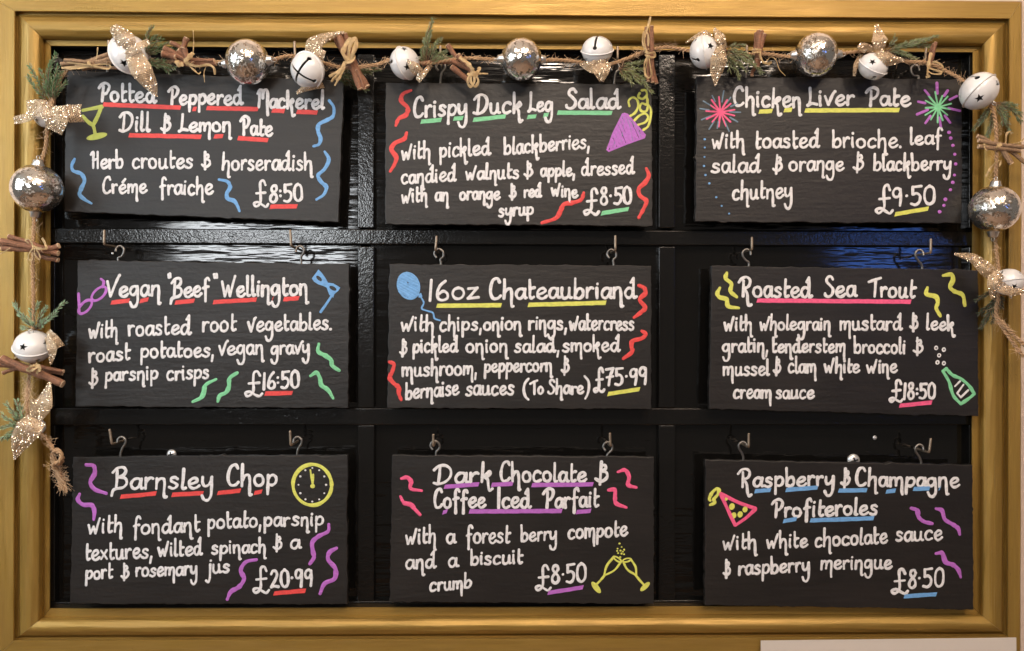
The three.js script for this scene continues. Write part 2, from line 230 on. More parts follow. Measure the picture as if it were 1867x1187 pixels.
// ------------------------------------------------------------------ handwriting: strokes of a paint pen, x-height 10, baseline 0
const GLYPHS = {
  a: [7, '6,8 4,10 1.5,9.2 0,5 0.9,1.2 2.8,0.3 4.9,3 6,9.2;6.2,9.7 6,3 6.5,0.6 7.6,1'], b: [7.4, '0.5,19 0.6,10 0.4,0.3;0.5,3 2,8 4.5,9.6 6.3,7 6,2.5 4,0.2 2,0.4 0.5,2'],
  c: [6.6, '5.8,8.5 4.5,10 2,9.3 0.3,5.5 1,1.2 3,0.1 5.8,1.6'], d: [8.4, '5.7,8 4,9.8 1.6,9 0,5 1,1.2 3,0.3 5,3 6,8;4.4,15 6.4,19.2;6.4,19.2 6.2,8 6.3,1.2 7,0.2 8.3,1.5'],
  e: [7, '0.8,4.2 4,5.5 5.8,7.6 4.8,9.8 2.6,9.6 0.5,6.5 0.6,2.4 2.5,0.2 4.9,0.8 6.8,2.8'], f: [5.8, '6,16.6 4.8,19 3,18 2.3,13 2.2,5 2,-4;0.4,8.6 2.4,9.8 5,10'],
  g: [7.6, '6,8 4,10 1.5,9 0,5.4 1,1.8 3,1.2 5,4 6,9;6.2,9.7 6.4,2 6,-5 4,-8 1.5,-7.6 0,-4.5'], h: [7.2, '0.6,19 0.5,9 0.3,0.2;0.4,5 2.4,9.2 4.8,9.6 5.6,6 5.5,-2 5.8,-6 6.8,-5.6'],
  i: [2.6, '0.6,10 0.5,3 0.8,0.3;0.9,14 1,14.4'], j: [3.8, '2.4,10 2.5,0 2.2,-5 0.8,-8 -1,-6.5;2.7,14 2.8,14.4'],
  k: [6.8, '0.6,19 0.5,9 0.3,0;0.5,4.5 3,8 4.8,9.8 5.6,8 4,5.6 1.6,4.7;1.8,4.7 3.8,2.4 4.4,-3 5.2,-6.6 6.8,-5.4'], l: [3, '0.8,19 0.6,8 0.5,1.5 1.2,0.2 2.5,1'],
  m: [10.4, '0.4,10 0.3,0.3;0.4,6 2,9.3 3.9,9.4 4.6,6 4.5,1.2;4.6,6 6.3,9.4 8.4,9.6 9.1,6 8.9,-3 9.2,-6.6'], n: [7, '0.4,9.8 0.3,0.3;0.4,6 2.2,9.4 4.6,9.6 5.4,6 5.4,-2 5.7,-6 6.8,-5.6'],
  o: [7.2, '3.2,9.8 1,8.6 0,5 1,1.2 3.2,0.2 5.4,1.6 6.2,5 5.2,8.6 3.2,9.8'], p: [7.3, '0.8,9.8 0.6,2 0.4,-5.8;0.7,5.5 2.2,9 4.6,9.8 6.4,7.2 5.8,2.8 3.6,0.6 1,1.4'],
  r: [5.4, '0.5,9.8 0.5,0.3;0.5,5.5 2,8.8 4,10 5,9.2'], s: [6.2, '5.2,8.6 3.6,10 1.4,9.2 1.2,7 3.4,5.2 5,3.2 4,0.8 2,0.2 0,1.4'],
  t: [5, '1.6,17.5 1.4,8 1.4,2 2.4,0.2 4.2,1.4;1.5,8.4 3,9.8 4.8,10.2'], u: [7.8, '0.5,9.8 0.4,4 1,0.8 2.8,0.2 5,2.4 5.8,9.6;5.8,9.8 5.8,3 6.4,0.5 7.4,1'],
  v: [6.8, '0,10 2.6,0.4;2.6,0.4 5,9 6.6,14 7.6,15'], w: [10.4, '0,9.6 1.7,0.4;1.7,0.4 4.3,7.6;4.3,7.6 6,0.4;6,0.4 8,9 9.8,16.2'],
  x: [6.2, '0,9.6 5.4,0.3;5.2,9.8 0,0.2'], y: [7.2, '0.4,9.8 0.4,4.5 1.6,1.8 3.6,2.6 5.2,5 6,9.6;6.2,10 6,0 5.4,-5.5 3.4,-8.2 1,-7.4 -0.2,-4.6'], z: [6.8, '0,9.4 5,9.6;5,9.6 0,0.5;0,0.5 6,1'],
  B: [9.4, '2,17.5 1.8,8 1.4,1;-1,15 2,18.8 6,19.4 7.6,16.5 6,12.5 2.8,10.9;2.8,10.9 7,9.6 8.2,5.5 6,1.6 2,0.4 -0.5,-0.6 -1.6,-4.4'], C: [8, '6.8,16.2 5.4,19.4 2.6,18.4 0.6,12 0.6,5 2.4,0.8 5.4,1 7.4,3.4'],
  D: [9.8, '1.8,17 1.6,8 1,1.4;-1.6,14.6 1,18.4 5,18.8 8,15 8.2,8 5.4,2.2 1,0.2 -1.6,1.4'], H: [8.2, '0,15.4 2.4,19 2.1,10 2,0.3;2.2,9.4 6.4,10.6;6.8,18.8 6.4,0.2'], I: [2.8, '0.6,19.5 0.6,0.2'],
  L: [7.2, '2.4,19.4 2,8 1.2,2 0,0.2;0,0.2 3,2.4 7,1.4'], M: [10.2, '1.4,16 1.4,8 0.6,0.3;-0.5,14.5 2,18.6 4.3,17.6 4.7,10;4.7,12 6,17.6 8.4,18.6 9.3,15 9,0 9.2,-5.5'],
  P: [8, '2.2,15.5 2,8 1.6,0;-1.6,14 0.8,17.8 4.6,19.2 7.3,16.5 6.7,11.5 4.6,8.2 2.2,7.2'], R: [8.6, '2.2,15.5 2,8 1.6,0.4;-1.6,14 0.8,17.8 4.6,19.2 7.3,16.5 6.7,11.5 4.6,9 2.2,8.6;2.4,8.6 4.8,3 5.4,-4 6.4,-6.8 8,-6'],
  S: [7.6, '6.8,16.6 5.2,19.4 2.6,18.6 1.8,15 4.4,11 6.6,7.2 5.6,2 2.6,0.2 0.2,1.6 0,3.4'], T: [7.4, '-1.6,15.2 3,17.4 8,19.6;4,17.8 3.8,8 3.6,0.2'], V: [8.6, '0,16 2.8,0.8;2.8,0.8 5.8,11.6 8.4,19.6 9.4,22'],
  W: [11, '0,15.5 2,0.8;2,0.8 5,11;5,11 6.4,0.8;6.4,0.8 8.8,11.6 11.2,21'], '&': [7.6, '3.2,19.6 2.9,8 2.7,-1.4;3,15.5 5.2,16.6 5.8,13.5 3.2,10.6;3.2,10.6 6.2,9.6 6.8,5.6 4.6,1.8 2.4,1.4 0.2,3.6'],
  '\u00e9': [7, '0.8,4.2 4,5.5 5.8,7.6 4.8,9.8 2.6,9.6 0.5,6.5 0.6,2.4 2.5,0.2 4.9,0.8 6.8,2.8;3,13 5.4,16.6'], '(': [4, '3,20 0.8,14.5 0.2,6 1.6,-1.6 3.4,-4'], ')': [4, '0,20 2.6,14.5 3.2,7 2,-1 0.6,-4'],
  ',': [2.4, '0.9,1.2 0,-4.2'], '.': [2, '0.4,0.4 0.6,0.7'], '"': [3, '0,18.8 0.6,15.8;2.4,18.8 3,15.8'],
  '\u00a3': [8.4, '6.4,16.6 5.2,20 3.6,19 3.3,12 3.4,4 2.2,0.6 0.4,-0.6 -0.6,1.4 1.6,2.8 4.4,0.6 6.4,-0.4 7.8,1.8;1,9.6 6.2,10.6'],
  0: [8, '3.4,18 1,15.6 0,9 1,2.4 3.4,0.2 6,2.4 6.8,9 5.8,15.8 3.4,18'], 1: [2.8, '0.8,18 0.5,0.2'], 2: [7.4, '0,14.4 1.4,17.6 4,17.6 5.2,14 3.4,7.6 0,0.6;0,0.6 3,1.4 6.2,0.8'],
  5: [7.4, '0.8,17.6 0.9,10.4;0.9,10.4 3.6,11.2 5.8,8.4 5.4,3 3,0.4 0,1.4;0.8,17.4 6.4,18'], 6: [7, '4.6,18 2,14 0.4,7.4 0.8,1.8 3,0.2 5.6,2 5.6,6 3.6,8.6 1,6'], 7: [7, '0,17 6,18;6,18 3.6,9 2.6,0;0.8,8.6 6,9.6'],
  8: [7, '5.4,14.8 4.6,17.6 2.4,17.6 1.2,14.6 2.6,11 5.2,7.4 5.6,2.8 3.2,0.2 0.8,2.2 0.8,6.4 3,10 5,13 5.4,15'], 9: [7.2, '5.4,15 4,17.8 1.4,17 0.2,13 1.4,9.4 3.8,9.6 5.4,13;5.6,17 5.6,8 5,0.2'], ':': [2.4, '0.6,12 0.7,12.3;0.6,6.2 0.7,6.5'], '\u00b7': [2.4, '0.6,9.2 0.8,9.5'],
};
const pts = (s) => s.trim().split(/\s+/).map((p) => p.split(',').map(Number));
function spline(p, per = 5) {                                     // Catmull-Rom through 2-D points
  if (p.length < 3) { const [a, b] = p, n = 3; return Array.from({ length: n + 1 }, (_, i) => [a[0] + (b[0] - a[0]) * i / n, a[1] + (b[1] - a[1]) * i / n]); }
  const c = new THREE.CatmullRomCurve3(p.map(([x, y]) => V(x, y, 0)), false, 'centripetal'); return c.getPoints((p.length - 1) * per).map((q) => [q.x, q.y]);
}
let lift = 0;
class Ink {                                                       // strokes laid on one plane; pixel coordinates of the photo
  constructor(z) { this.z = z; this.pos = []; this.nor = []; this.uv = []; }
  v(x, y, h, nx = 0, ny = 0) { const p = P(x, y, this.z + h); this.pos.push(p.x, p.y, p.z); const l = Math.hypot(nx, ny, 1); this.nor.push(nx / l, -ny / l, 1 / l); this.uv.push(p.x, p.y); }
  stroke(p, w, taper = 0) {
    lift = (lift + 1) % 9; const lo = 0.00008 + lift * 0.000012, hi = lo + 0.00022, n = p.length, k = [], wob = rnd() * 100;
    for (let i = 0; i < n; i++) {
      const a = p[Math.max(0, i - 1)], b = p[Math.min(n - 1, i + 1)]; let dx = b[0] - a[0], dy = b[1] - a[1]; const l = Math.hypot(dx, dy) || 1; dx /= l; dy /= l;
      let ww = w * (0.5 + 0.2 * (vnoise(wob + i * 0.35, 3, 256, 256, 4) - 0.5)); if (taper) ww *= 1 - taper * Math.pow(Math.abs(i / (n - 1) - 0.5) * 2, 3);
      k.push([p[i][0], p[i][1], -dy, dx, ww]);
    }
    const tri = (a, b, c) => { for (const q of [a, b, c]) this.v(...q); };
    const E = (q, s, f = 1) => [q[0] + q[2] * q[4] * s, q[1] + q[3] * q[4] * s, lo, q[2] * s * 0.22 * f, q[3] * s * 0.22 * f], C = (q) => [q[0], q[1], hi, 0, 0];
    for (let i = 0; i < n - 1; i++) { const a = k[i], b = k[i + 1]; for (const s of [1, -1]) { tri(C(a), E(a, s), E(b, s)); tri(C(a), E(b, s), C(b)); } }
    for (const [q, d] of [[k[0], -1], [k[n - 1], 1]]) {              // round ends
      const tx = q[3] * d, ty = -q[2] * d; let last = null;
      for (let j = 0; j <= 6; j++) { const t = -Math.PI / 2 + Math.PI * j / 6, ux = q[2] * Math.sin(t) + tx * Math.cos(t), uy = q[3] * Math.sin(t) + ty * Math.cos(t), e = [q[0] + ux * q[4], q[1] + uy * q[4], lo, ux * 0.22, uy * 0.22]; if (last) tri(C(q), last, e); last = e; }
    }
  }
  hatch(outline, ang, gap, w) {                                    // an area coloured in with pen strokes
    const c = Math.cos(ang), s = Math.sin(ang), q = outline.map(([x, y]) => [x * c + y * s, -x * s + y * c]); let lo = 1e9, hi = -1e9; for (const [, v] of q) { lo = Math.min(lo, v); hi = Math.max(hi, v); }
    for (let v = lo + w * 0.5; v < hi - w * 0.3; v += gap * (0.9 + rnd() * 0.22)) {
      const xs = []; for (let i = 0; i < q.length; i++) { const a = q[i], b = q[(i + 1) % q.length]; if ((a[1] > v) !== (b[1] > v)) xs.push(a[0] + (b[0] - a[0]) * (v - a[1]) / (b[1] - a[1])); } xs.sort((a, b) => a - b);
      for (let i = 0; i + 1 < xs.length; i += 2) { const a = xs[i] + w * 0.4, b = xs[i + 1] - w * 0.4; if (b > a) { const back = (x, y) => [x * c - y * s, x * s + y * c], n = 8; this.stroke(Array.from({ length: n + 1 }, (_, k) => back(a + (b - a) * k / n, v + rs(w * 0.06))), w); } }
    }
    this.stroke([...outline, outline[0]], w * 0.5);
  }
  dot(x, y, r) { this.stroke([[x - r * 0.1, y], [x + r * 0.1, y]], r * 2); }
  fill(outline, holes = []) {
    lift = (lift + 1) % 9; const sh = new THREE.Shape(outline.map((q) => new THREE.Vector2(q[0], q[1]))); for (const h of holes) sh.holes.push(new THREE.Path(h.map((q) => new THREE.Vector2(q[0], q[1]))));
    const g = new THREE.ShapeGeometry(sh).toNonIndexed(), p = g.attributes.position; for (let i = 0; i < p.count; i++) this.v(p.getX(i), p.getY(i), 0.0002 + lift * 0.000012);
  }
  word(text, x0, x1, y0, y1, xh, w, o) {                           // fitted between two measured ends, on a measured base line
    let x = 0; const st = [];
    for (const ch of text) {
      const gl = GLYPHS[ch]; if (!gl) throw new Error('no glyph ' + ch);
      const j = [1 + rs(0.05), 1 + rs(0.05), rs(0.35), rs(0.035)];
      for (const s of gl[1].split(';')) st.push(pts(s).map(([a, b]) => [x + a * j[0] + b * j[3] + rs(0.12), (b < 0 ? b * 1.32 : b) * j[1] + j[2] + rs(0.12)]));
      x += gl[0] * j[0] + 1.55;
    }
    let lo = 1e9, hi = -1e9; for (const s of st) for (const [a] of s) { lo = Math.min(lo, a); hi = Math.max(hi, a); }
    const k = (x1 - x0 - w * 0.8) / Math.max(hi - lo, 0.01);
    for (const s of st) { const q = s.map(([a, b]) => { const t = (a - lo) / Math.max(hi - lo, 0.01); return [x0 + w * 0.4 + (a - lo) * k, y0 + (y1 - y0) * t - b * xh / 10]; }); this.stroke(spline(q, 5), w * (0.95 + rnd() * 0.14)); }
  }
  geometry() {
    for (let i = 0; i < this.pos.length; i += 9) {                   // every triangle faces out of the slate
      const q = this.pos, a = (q[i + 3] - q[i]) * (q[i + 7] - q[i + 1]) - (q[i + 6] - q[i]) * (q[i + 4] - q[i + 1]);
      if (a < 0) { for (const l of [this.pos, this.nor]) for (let c = 0; c < 3; c++) [l[i + 3 + c], l[i + 6 + c]] = [l[i + 6 + c], l[i + 3 + c]]; const j = i / 3 * 2; for (let c = 0; c < 2; c++) [this.uv[j + 2 + c], this.uv[j + 4 + c]] = [this.uv[j + 4 + c], this.uv[j + 2 + c]]; }
    }
    const g = new THREE.BufferGeometry(); g.setAttribute('position', new THREE.Float32BufferAttribute(this.pos, 3)); g.setAttribute('normal', new THREE.Float32BufferAttribute(this.nor, 3)); g.setAttribute('uv', new THREE.Float32BufferAttribute(this.uv, 2)); return g; }
}
const ellipse = (cx, cy, rx, ry, rot = 0, n = 40, wob = 0) => Array.from({ length: n + 1 }, (_, i) => { const t = i / n * Math.PI * 2, a = rx * Math.cos(t) * (1 + wob * Math.sin(2 * t + 1)), b = ry * Math.sin(t), c = Math.cos(rot), s = Math.sin(rot); return [cx + a * c - b * s, cy + a * s + b * c]; });

// ------------------------------------------------------------------ the nine hanging slates
const K = 560 / 1867;                                             // the lettering was measured on crops of 560 photo pixels, 1867 wide
const SZ = 0.0215, THICK = 0.0085;
function slate(o) {
  const [ox, oy] = o.at, X = (x) => ox + x * K, Y = (y) => oy + y * K, Q = (l) => l.map(([x, y]) => [X(x), Y(y)]);
  const c = o.corners.map(([x, y]) => P(x, y, SZ)), mid = c.reduce((a, p) => a.add(p), V(0, 0, 0)).multiplyScalar(0.25);
  const t = thing('slate_sign', o.label, 'menu sign', V(mid.x, mid.y, SZ - THICK), 'hand lettered slate signs hung on the black board');
  { // slab with slightly chipped edges
    const out = [], chips = Array.from({ length: 7 }, () => [Math.floor(rnd() * 4), rnd(), 0.0006 + rnd() * 0.0011, 0.008 + rnd() * 0.014]);
    for (let e = 0; e < 4; e++) { const a = c[e], b = c[(e + 1) % 4], n = Math.round(a.distanceTo(b) / 0.0035), nx = (b.y - a.y) / a.distanceTo(b), ny = -(b.x - a.x) / a.distanceTo(b); for (let i = 0; i < n; i++) { const s = i / n, w = i && i < n ? (vnoise(s * n * 0.4 + e * 40 + o.at[0], o.at[1] * 0.1, 256, 256, 6) - 0.5) * 0.0011 + rs(0.0003) - chips.reduce((m, q) => m + (q[0] === e ? q[2] * Math.max(0, 1 - Math.abs(s - q[1]) / q[3]) : 0), 0) : 0; out.push(new THREE.Vector2(a.x + (b.x - a.x) * s + nx * w, a.y + (b.y - a.y) * s + ny * w)); } }
    const g = new THREE.ExtrudeGeometry(new THREE.Shape(out), { depth: THICK - 0.0014, bevelEnabled: true, bevelThickness: 0.0007, bevelSize: 0.0006, bevelOffset: -0.0006, bevelSegments: 2 });
    g.translate(0, 0, SZ - THICK + 0.0007); const uv = g.attributes.uv, k = rnd() * 3; for (let i = 0; i < uv.count; i++) uv.setXY(i, uv.getX(i) + k, uv.getY(i) + k * 1.7);
    part('slate_slab', g, M.slate, t);
  }
  const lay = (name, mat, f, label) => { const k = new Ink(SZ); f(k); if (k.pos.length) part(name, k.geometry(), mat, t, label ? { label } : undefined); };
  const write = (name, list, w) => lay(name, INK.white, (k) => { for (const [s, x0, x1, y0, y1, xh, ww] of list) k.word(s, X(x0), X(x1), Y(y0), Y(y1), xh * K * 0.94, (ww || w) * K); });
  write('title_lettering', o.title, 17); write('description_lettering', o.text, 14.4); write('price_lettering', o.price, 16);
  for (const [x0, y0, x1, y1] of o.under[1]) lay('underline', INK[o.under[0]], (k) => {
    const a = [X(x0) + 3, Y(y0)], b = [X(x1) - 3, Y(y1)], w = 26 * K, n = Math.max(3, Math.round((b[0] - a[0]) / 8)), up = [], dn = [];
    for (let i = 0; i <= n; i++) { const s = i / n, x = a[0] + (b[0] - a[0]) * s, y = a[1] + (b[1] - a[1]) * s; up.push([x + 1.2, y - w / 2 + rs(0.35)]); dn.unshift([x - 1.2, y + w / 2 + rs(0.35)]); }
    k.fill([...up, ...dn]);
  });
  for (const [col, w, s] of o.squiggles || []) lay('streamer', INK[col], (k) => k.stroke(spline(Q(pts(s)), 8), w * K, 0.35));
  if (o.draw) o.draw({ lay, X, Y, Q, K });
  for (const [lx, ly, bx, by, side] of o.eyes) {                     // screw eyes: an open ring on the pin and a shank into the slate
    const z = SZ - THICK / 2, r = 8, q = (x, y, zz = z) => P(x, y, zz);
    const path = side ? [q(lx - side * r, ly + 3, z + 0.002), q(lx - side * r * 0.8, ly - 4, z + 0.001), q(lx, ly - r * 0.95), q(lx + side * r * 0.85, ly - 2), q(lx + side * r * 0.8, ly + 5), q(lx + side * 2, ly + 12), q(bx, by - 5), q(bx, by + 5)]
      : [q(lx - 4, ly + 7, z + 0.001), q(lx - 8, ly), q(lx - 5, ly - 7), q(lx + 1, ly - 9), q(lx + 8, ly - 3), q(lx + 8, ly + 5), q(lx + 3, ly + 10), q(bx, by - 3), q(bx, by + 5)];
    part('screw_eye', tubeOf(path, 0.0014, 40, 10), M.steel, t);
  }
}
const SQ = (c, w, ...l) => l.map((s) => [c, w, s]);
slate({
  at: [100, 80], corners: [[122, 128], [627, 146.5], [617, 405], [116.5, 386]], label: 'slate sign lettered Potted Peppered Mackerel, hanging at the top left',
  title: [['Potted', 262, 622, 346, 358, 64], ['Peppered', 685, 1148, 366, 370, 60], ['Mackerel', 1225, 1642, 388, 396, 60], ['Dill', 388, 582, 533, 530, 62], ['&', 640, 706, 532, 532, 58], ['Lemon', 750, 1078, 533, 533, 56], ['Pate', 1122, 1328, 550, 560, 60]],
  text: [['Herb', 213, 415, 755, 755, 58], ['croutes', 470, 838, 755, 755, 62], ['&', 888, 948, 752, 756, 54], ['horseradish', 1015, 1572, 765, 768, 62], ['Cr\u00e9me', 290, 563, 908, 906, 54], ['fraiche', 635, 966, 916, 915, 60]],
  price: [['\u00a3', 1205, 1303, 980, 985, 78], ['8:50', 1305, 1507, 966, 954, 62]],
  under: ['red', [[283, 368, 775, 388], [828, 396, 870, 396], [912, 390, 1246, 397], [1310, 405, 1406, 408], [1460, 412, 1606, 418], [440, 555, 900, 565], [958, 563, 1032, 560], [1102, 573, 1306, 585], [1298, 990, 1483, 987]]],
  squiggles: SQ('blue', 24, '1668,345 1695,385 1690,440 1650,465 1605,490 1600,530 1615,575 1605,610 1572,622', '1640,655 1665,700 1640,760 1600,800 1620,840 1650,870 1635,915 1590,946', '120,700 103,740 110,770 160,790 180,830 160,880 150,915 180,945 222,970', '998,825 1050,838 1065,870 1045,910 1050,940 1090,955 1110,985 1122,1016'),
  draw: ({ lay, Q, X, Y }) => lay('cocktail_glass_drawing', INK.olive, (k) => { for (const s of ['170,404 285,382', '283,382 260,440 232,495', '170,440 200,472 234,497', '232,495 240,520 245,552']) k.stroke(spline(Q(pts(s))), 23 * K); k.fill(ellipse(X(255), Y(562), 64 * K, 19 * K, -0.22)); }),
  eyes: [[194, 108, 196, 129, 1], [543, 114, 545, 141, -1]],
});
slate({
  at: [670, 80], corners: [[703, 150.5], [1188, 153.5], [1190, 412], [702.4, 409]], label: 'slate sign lettered Crispy Duck Leg Salad, hanging at the top centre',
  title: [['Crispy', 280, 607, 448, 432, 68], ['Duck', 640, 948, 428, 418, 68], ['Leg', 974, 1128, 412, 412, 62], ['Salad', 1203, 1545, 394, 394, 64]],
  text: [['with', 205, 388, 705, 690, 58], ['pickled', 438, 752, 690, 672, 58], ['blackberries,', 828, 1350, 672, 632, 58], ['candied', 204, 543, 852, 832, 56], ['walnuts', 594, 922, 826, 816, 54], ['&', 950, 1006, 812, 812, 54], ['apple,', 1050, 1262, 806, 800, 50], ['dressed', 1298, 1626, 802, 788, 54], ['with', 205, 368, 968, 955, 54], ['an', 410, 498, 955, 955, 52], ['orange', 558, 810, 947, 944, 50], ['&', 858, 906, 938, 938, 46], ['red', 950, 1062, 932, 930, 46], ['wine', 1115, 1282, 924, 934, 48], ['syrup', 794, 1010, 1050, 1036, 48]],
  price: [['\u00a3', 1310, 1412, 1030, 1034, 78], ['8\u00b750', 1415, 1607, 980, 970, 60]],
  under: ['green', [[315, 473, 460, 461], [513, 455, 591, 450], [633, 462, 850, 440], [962, 445, 1035, 440], [1060, 434, 1110, 431], [1145, 418, 1496, 420], [1412, 1030, 1597, 1003]]],
  squiggles: SQ('red', 27, '265,283 215,305 205,345 245,390 235,430 190,455 172,497', '238,540 225,575 165,605 145,640 175,690 165,730 138,775', '1695,757 1710,800 1690,840 1650,880 1655,920 1695,955 1680,1000 1650,1055', '1315,905 1300,945 1250,965 1195,975 1175,1010 1150,1055 1060,1088'),
  draw: ({ lay, Q }) => {
    lay('party_hat_drawing', INK.purple, (k) => k.hatch(Q(pts('1552,428 1562,424 1580,430 1636,494 1688,556 1684,568 1580,605 1464,652 1458,646 1494,545')), 1.15, 21 * K, 21 * K));
    lay('hat_stripe', INK.greyblue, (k) => { for (const s of ['1552,440 1515,560 1495,625', '1565,440 1550,540 1540,610', '1575,445 1600,520 1612,590', '1590,455 1640,520 1665,570']) k.stroke(spline(Q(pts(s))), 4 * K); });
    lay('curled_streamer_drawing', INK.yellow, (k) => { for (const s of ['1592,378 1588,345 1615,325 1642,345 1644,385 1625,420 1598,438', '1655,300 1645,320 1672,334 1698,310 1690,282 1668,282', '1698,318 1702,350 1698,368 1668,362 1655,385 1668,410 1695,408 1705,380', '1702,362 1722,400 1716,470 1702,505 1678,522', '1622,466 1655,435 1690,424 1706,445 1690,475 1645,492']) k.stroke(spline(Q(pts(s)), 7), 14 * K); });
  },
  eyes: [[803, 122, 803, 151, 0], [1120, 122, 1120, 154, 0]],
});
slate({
  at: [1240, 80], corners: [[1270, 140], [1754, 144.5], [1753.5, 407], [1268.5, 404]], label: 'slate sign lettered Chicken Liver Pate with two drawn fireworks, at the top right',
  title: [['Chicken', 324, 742, 380, 386, 66], ['Liver', 770, 1062, 374, 372, 60], ['Pate', 1125, 1407, 374, 378, 62]],
  text: [['with', 192, 397, 634, 632, 58], ['toasted', 462, 852, 634, 630, 60], ['brioche.', 925, 1344, 630, 630, 60], ['leaf', 1398, 1598, 610, 612, 56], ['salad', 188, 493, 784, 780, 60], ['&', 560, 622, 778, 778, 58], ['orange', 660, 1000, 772, 770, 58], ['&', 1050, 1117, 772, 772, 60], ['blackberry', 1174, 1650, 770, 766, 56], ['chutney', 318, 682, 946, 936, 62]],
  price: [['\u00a3', 1185, 1298, 1020, 1024, 88], ['9\u00b750', 1288, 1552, 986, 976, 66]],
  under: ['yellow', [[470, 412, 571, 408], [622, 404, 690, 400], [749, 405, 1343, 402], [1296, 1036, 1520, 1001]]],
  draw: ({ lay, X, Y }) => {
    const burst = (name, col, cx, cy, r0, r1, n, w, ph, label) => lay(name, INK[col], (k) => { for (let i = 0; i < n; i++) { const a = ph + i / n * 6.283 + rs(0.09), ra = r0 * (1 + rs(0.15)), rb = r1 * (1 + rs(0.13)); k.stroke([[X(cx + Math.cos(a) * ra), Y(cy + Math.sin(a) * ra)], [X(cx + Math.cos(a) * rb), Y(cy + Math.sin(a) * rb)]], w * K, 0.3); } }, label);
    burst('firework_drawing', 'greyblue', 245, 412, 62, 116, 12, 13, 0.1, 'blue rays of the left drawn firework'); burst('firework_drawing', 'pink', 245, 415, 4, 84, 13, 15, 0.3, 'pink rays of the left drawn firework');
    burst('firework_drawing', 'purple', 1566, 376, 74, 124, 10, 22, 0.25, 'purple rays of the right drawn firework'); burst('firework_drawing', 'green', 1568, 385, 6, 84, 13, 15, 0.2, 'green rays of the right drawn firework');
    lay('dot_trail', INK.blue, (k) => { for (const [x, y] of pts('150,580 150,630 148,687 145,742 154,797 178,848 220,932 253,985 298,1032')) k.dot(X(x), Y(y), 6 * K); });
    lay('dot_trail', INK.purple, (k) => { for (const [x, y] of pts('1635,538 1645,573 1659,617 1670,671 1675,730 1668,797 1658,842 1643,887 1613,945 1603,982 1578,1020')) k.dot(X(x), Y(y), 9.5 * K); });
  },
  eyes: [[1360, 112, 1360, 141, 0], [1668, 126, 1674, 144, -1]],
});
slate({
  at: [100, 420], corners: [[142, 474.6], [637, 481.5], [635, 744], [136.6, 741]], label: 'slate sign lettered Vegan Beef Wellington with two drawn masks, left of the middle row',
  title: [['Vegan', 313, 648, 408, 394, 66], ['"', 684, 708, 400, 396, 72], ['Beef', 697, 945, 410, 400, 62], ['"', 962, 992, 396, 396, 72], ['Wellington', 1010, 1545, 406, 390, 66]],
  text: [['with', 204, 386, 655, 648, 58], ['roasted', 444, 832, 642, 630, 62], ['root', 896, 1108, 616, 612, 62], ['vegetables.', 1170, 1682, 615, 602, 58], ['roast', 204, 462, 804, 784, 58], ['potatoes,', 520, 965, 774, 768, 56], ['vegan', 994, 1275, 758, 752, 58], ['gravy', 1310, 1548, 755, 748, 54], ['&', 204, 262, 948, 948, 58], ['parsnip', 303, 628, 918, 904, 54], ['crisps', 678, 936, 910, 900, 56]],
  price: [['\u00a3', 1152, 1266, 1004, 1008, 78], ['16:50', 1264, 1488, 966, 955, 60]],
  under: ['red', [[332, 439, 463, 426], [507, 431, 578, 419], [721, 440, 858, 428], [953, 436, 1236, 421], [1312, 418, 1337, 412], [1380, 419, 1494, 412], [1267, 992, 1454, 989]]],
  squiggles: SQ('green', 26, '980,905 915,942 905,985 890,1015 838,1042', '1108,866 1062,900 1058,950 1040,985 1002,1005 990,1040', '1605,690 1600,735 1650,765 1680,790 1685,820 1728,852', '1553,885 1590,865 1610,895 1620,940 1660,970 1692,1022'),
  draw: ({ lay, X, Y, Q }) => {
    lay('mask_drawing', INK.blue, (k) => {
      k.fill(Q(pts('1562,292 1585,262 1602,238 1622,258 1645,290 1660,318 1692,322 1735,348 1722,368 1698,388 1692,410 1668,392 1652,348 1632,338 1600,328 1576,312')), [ellipse(X(1606), Y(292), 22 * K, 11 * K, 0.75, 16), ellipse(X(1690), Y(352), 24 * K, 12 * K, 0.5, 16)]);
      k.stroke(spline(Q(pts('1682,398 1655,440 1616,496'))), 14 * K);
    }, 'blue masquerade mask drawn on a stick');
    lay('mask_drawing', INK.purple, (k) => { k.stroke(ellipse(X(184), Y(465), 52 * K, 26 * K, -0.8), 16 * K); k.stroke(ellipse(X(268), Y(385), 55 * K, 28 * K, -0.75), 16 * K); for (const s of ['144,385 147,450 150,505', '280,295 297,312 290,345']) k.stroke(spline(Q(pts(s))), 16 * K); }, 'purple eye mask drawing');
  },
  eyes: [[219, 456, 216, 475, 1], [547, 456, 549, 480, 1]],
});
